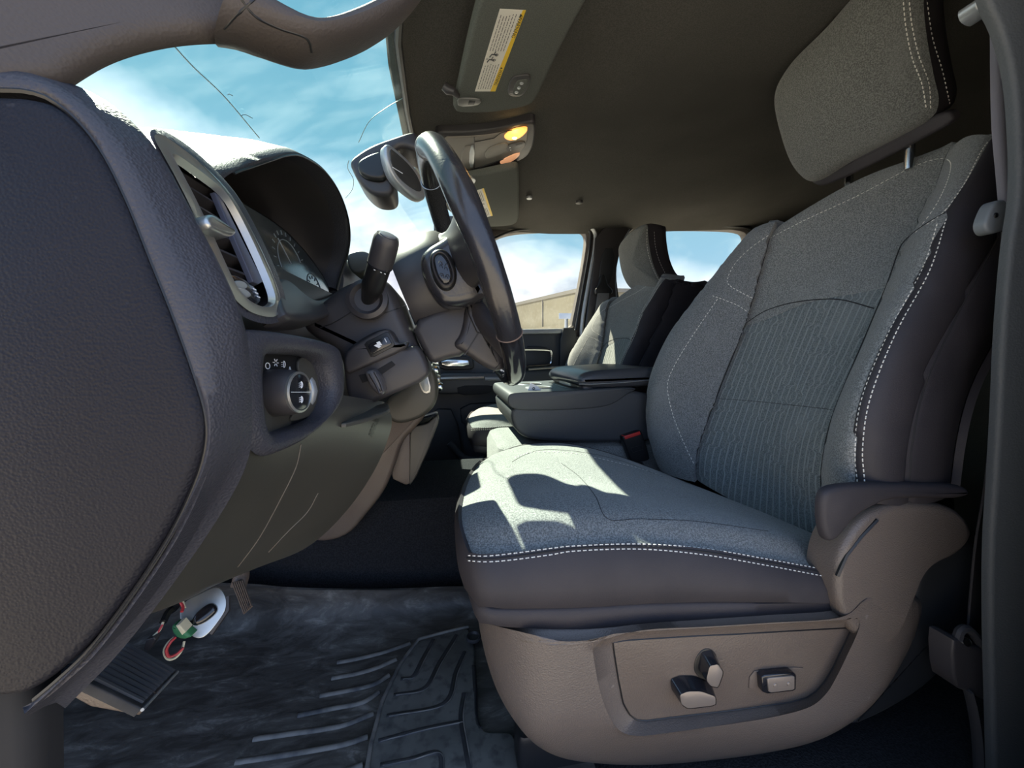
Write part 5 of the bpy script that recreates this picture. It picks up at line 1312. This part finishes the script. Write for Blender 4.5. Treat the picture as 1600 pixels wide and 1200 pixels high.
mk('webbing_edge', tube(spl(L3([(a, b, .4385) for a, b in lowl[2:]]), 30), .0014, 5), M_trim, BD)
mk('retractor_bracket', rslab(chaik([P(u, v, .42) for u, v in [(1488, 1002), (1500, 998), (1516, 1010), (1540, 1014), (1548, 1040), (1546, 1090), (1536, 1096), (1520, 1082), (1504, 1080), (1492, 1072)]], 1), (0, -1, 0), .03, .004), M_trim, BD)
mk('bracket_fold', tube(spl(L3([(1496, 998, .425), (1500, 986, .425), (1511, 982, .425), (1524, 995, .425), (1534, 1010, .425)]), 14), .006, 8), M_beltd, BD)
mk('bracket_bolt', disc(P(1512, 1004, .418), (-.3, -1, .3), .006, .004), M_chrome, BD)
mk('lower_strap', tube(spl(L3([(1512, 1078, .42), (1520, 1110, .42), (1527, 1160, .42), (1530, 1230, .42)]), 14), .007, 8, flat=.35), M_beltd, BD)
# ================================================================== FLOOR MAT
FM = root('floor_mat', 'dusty black moulded rubber floor mat with raised ribs in front of the seat', 'floor mat', (-.2, .6, 0))
ZM = .012
edge_uv = [(-300, 900), (-100, 915), (100, 918), (250, 915), (380, 916), (450, 921), (540, 922), (640, 922), (735, 920), (800, 930), (860, 960)]
foot_uv = [(-300, 1170), (-100, 1110), (100, 1050), (250, 1000), (385, 990), (440, 1018), (490, 1030), (560, 1020), (640, 985), (730, 975), (800, 975), (860, 985)]
def mat_rows():
    edge = spl([P(u, v, y) for (u, v), y in zip(edge_uv, (.50, .60, .72, .85, .92, .93, .93, .93, .93, .93, .93))], 90)
    foot = spl([PZ(u, v, ZM) for u, v in foot_uv], 90)
    rows = [edge]
    for t in (.15, .3, .5, .7, .85, .95): rows.append([a.lerp(b, t)+V((0, .03*math.sin(PI*t), -.012*math.sin(PI*t))) for a, b in zip(edge, foot)])
    rows.append(foot)
    for k in range(1, 14):
        t = k/13
        rows.append([b.lerp(V((b.x*(.92) + (.0), .26, ZM)), t) + V((0, 0, .004*math.sin(b.x*40+t*9)*math.sin(t*PI))) for b in foot])
    return rows
mt = mk('mat_base', thick(grid_mb(mat_rows()), .006), M_rub, FM, 80)
TM = bvh(mt)
rb_ = MB()
ribs = [[(527, 1036), (560, 1030), (600, 1020), (641, 1006)], [(518, 1061), (560, 1053), (590, 1044), (619, 1031)], [(500, 1088), (550, 1079), (585, 1070), (608, 1056)],
        [(465, 1119), (520, 1108), (565, 1099), (592, 1082)], [(396, 1156), (450, 1148), (530, 1136), (583, 1116)], [(368, 1192), (450, 1180), (530, 1166), (574, 1152)], [(430, 1235), (500, 1222), (566, 1196)]]
for uv in ribs:
    o = mk('rib', bead(TM, uv, .0048, .001, .8, None, 4, 8), M_rubl, FM, 50)
# raised centre pad
pad = [(654, 1000), (690, 990), (732, 980), (742, 1010), (742, 1040), (745, 1080), (745, 1128), (760, 1142), (800, 1143), (820, 1180), (826, 1260), (570, 1260), (574, 1199), (580, 1161), (597, 1096), (626, 1036)]
pq = [PZ(a, b, ZM+.010) for a, b in pad]
pdm = mk('raised_pad', rslab(chaik(pq, 1, True, .12), (0, 0, 1), .016, .005, 3), M_rubm, FM, 50)
mk('pad_edge', tube([PZ(a, b, ZM+.010) for a, b in [(732, 979), (690, 989), (654, 999), (626, 1036), (597, 1096), (580, 1161), (574, 1199), (570, 1260)]], .0038, 8), M_rubl, FM, 60)
TPd = bvh(pdm)
for uv in ([(677, 999), (660, 1030), (645, 1057), (626, 1061)], [(713, 992), (686, 1036), (662, 1076), (615, 1086)], [(726, 1018), (712, 1050), (692, 1100), (604, 1119)],
           [(719, 1128), (660, 1140), (591, 1158)], [(725, 1083), (720, 1120), (726, 1160), (735, 1210)], [(594, 1196), (640, 1187), (685, 1177), (690, 1215)], [(740, 1040), (743, 1085), (746, 1128), (760, 1141), (800, 1142)]):
    mk('groove', bead(TPd, uv, .0042, .0004, .35, None, 3, 8), M_rubd, FM, 50)
    mk('groove_lip', bead(TPd, [(a+4, b+1) for a, b in uv], .0012, .0012, .8, None, 3, 6), M_rubl, FM, 50)
ec = PZ(740, 997, ZM+.012)
mk('retention_ring', lathe([(.017, 0), (.017, .004), (.0145, .006), (.012, .004), (.011, .001), (.004, .001)], ec, (0, 0, 1), 28), M_rubd, FM)
# transmission tunnel and footwell
st(mk('floor_tunnel', loft([[V((x, y, z)) for x in (-.95, -.4, .1, .7, 1.7)] for y, z in ((.985, 0), (1.0, .12), (1.02, .24), (1.06, .285), (1.2, .30), (1.38, .285), (1.44, .2), (1.47, 0))], 20, 24), M_carpet))
st(mk('floor_toeboard', thick(grid_mb([[V((x, y, z)) for x, z in ((-.70, .0), (-.85, .06), (-1.0, .16), (-1.09, .34))] for y in (.28, .6, .97)]), .02), M_carpet))
# ================================================================== PEDALS
PB = root('parking_brake_pedal', 'ribbed black parking brake pedal low at the left of the footwell', 'pedal', P(200, 1060, .44))
f_ = [P(197, 1003, .46), P(277, 1050, .46), P(222, 1106, .385), P(132, 1062, .385)]
n_ = (f_[1]-f_[0]).cross(f_[3]-f_[0]).normalized()
if n_.dot(CO-f_[0]) < 0: n_ = -n_
mk('pedal_pad', rslab(f_, n_, .008, .002), M_rubd, PB)
for k in range(9):
    t = (k+.6)/9.4; a = f_[0].lerp(f_[3], t); b = f_[1].lerp(f_[2], t); d = (b-a)
    mk('pad_rib', tube([a+d*.03+n_*.0008, b-d*.05+n_*.0008], .0022, 6), mat('rib', (.07, .075, .085), .45) if k == 0 else bpy.data.materials['rib'], PB)
w1_ = [P(104, 1086, .392), P(132, 1068, .392), P(222, 1112, .392), P(216, 1120, .392), P(140, 1106, .392)]
mk('pedal_arm', rslab(w1_, (0, -1, 0), .02, .003), M_brown, PB)
mk('pad_edge', tube([f_[1], f_[2]+V((0, 0, -.002))], .0016, 6), M_silver2, PB)
BP2 = root('brake_pedal', 'small ribbed black pedal hanging beside the loose metal bracket', 'pedal', P(377, 930, .62))
f_ = [P(361, 909, .64), P(380, 905, .64), P(394, 945, .60), P(380, 958, .60)]
mk('pedal_pad', rslab(chaik(f_, 1, True, .12), (.5, -.8, .3), .010, .003), M_rubd, BP2)
for k in range(6):
    t = (k+.5)/6; mk('pad_rib', tube([f_[0].lerp(f_[1], t)+V((.002, -.003, .0)), f_[3].lerp(f_[2], t)+V((.002, -.003, 0))], .0014, 5), M_brown, BP2)
mk('pedal_arm', tube(spl([P(376, 884, .66), P(377, 900, .65), P(372, 918, .64)], 8), .011, 10, flat=.5), M_brown, BP2)
# ---- loose bracket with plug and wires
LB = root('metal_bracket', 'loose oval aluminium bracket hanging under the dash with a black connector', 'bracket', P(317, 955, .5))
bp_ = Plane(P(337, 916, .50), P(305, 997, .47), P(352, 952, .49))
bo_ = [(337, 916), (347, 921), (354, 936), (353, 953), (340, 973), (326, 990), (314, 998), (302, 996), (288, 984), (281, 968), (281, 953), (289, 939), (312, 928)]
bpl = mk('plate', rslab(chaik([bp_(a, b) for a, b in bo_], 2), bp_.n, .003, .0008), M_alu, LB)
mk('plug', rslab(chaik([bp_(a, b, .010) for a, b in [(298, 976), (299, 964), (316, 948), (330, 941), (339, 947), (339, 957), (322, 972), (306, 979)]], 2), bp_.n, .012, .005, 4), M_gloss, LB)
mk('screw', disc(bp_(297, 975, .003), bp_.n, .0035, .004), M_black, LB)
mk('plate_fold', tube([bp_(354, 932, -.004), bp_(354, 953, -.004), bp_(328, 990, -.004)], .004, 8), M_trim, LB)
CBd = root('wire_harness', 'loose red and cream wires with a small green board and black plug', 'wiring', P(280, 990, .47))
gb = Plane(P(268, 978, .462), P(298, 1000, .465), P(285, 978, .475))
mk('green_board', rslab(chaik([P(a, b, .462) for a, b in [(266, 980), (272, 976), (292, 990), (300, 996), (284, 1001), (270, 994)]], 1), (0, -1, .1), .012, .003), M_green, CBd)
mk('cream_connector', rslab([P(a, b, .458) for a, b in [(274, 978), (280, 976), (290, 988), (284, 993)]], (0, -1, 0), .012, .001), M_creamw, CBd)
for l, m_, r_ in (([(272, 996, .462), (262, 1005, .458), (256, 1018, .455), (262, 1030, .455), (274, 1028, .458), (284, 1016, .462), (288, 1002, .466)], M_creamw, .0013),
                  ([(274, 996, .46), (266, 1004, .455), (260, 1016, .453), (264, 1026, .453), (276, 1022, .456), (287, 1012, .46)], M_redw, .0015),
                  ([(255, 972, .47), (250, 984, .465), (240, 994, .46), (236, 1000, .46)], M_creamw, .0013), ([(254, 976, .468), (247, 988, .463), (239, 997, .46)], M_redw, .0012),
                  ([(281, 938, .48), (286, 948, .475), (284, 956, .47)], M_redw, .0016), ([(285, 938, .48), (289, 950, .475)], M_creamw, .0013),
                  ([(255, 972, .47), (262, 958, .48), (272, 950, .49), (281, 938, .49)], M_black, .004)):
    mk('wire', tube(spl([P(*q) for q in l], 24), r_, 6), m_, CBd)
mk('black_plug', rslab([P(a, b, .455) for a, b in [(228, 1000), (240, 996), (243, 1000), (232, 1018), (224, 1014)]], (0, -1, 0), .008, .001), M_trim, CBd)
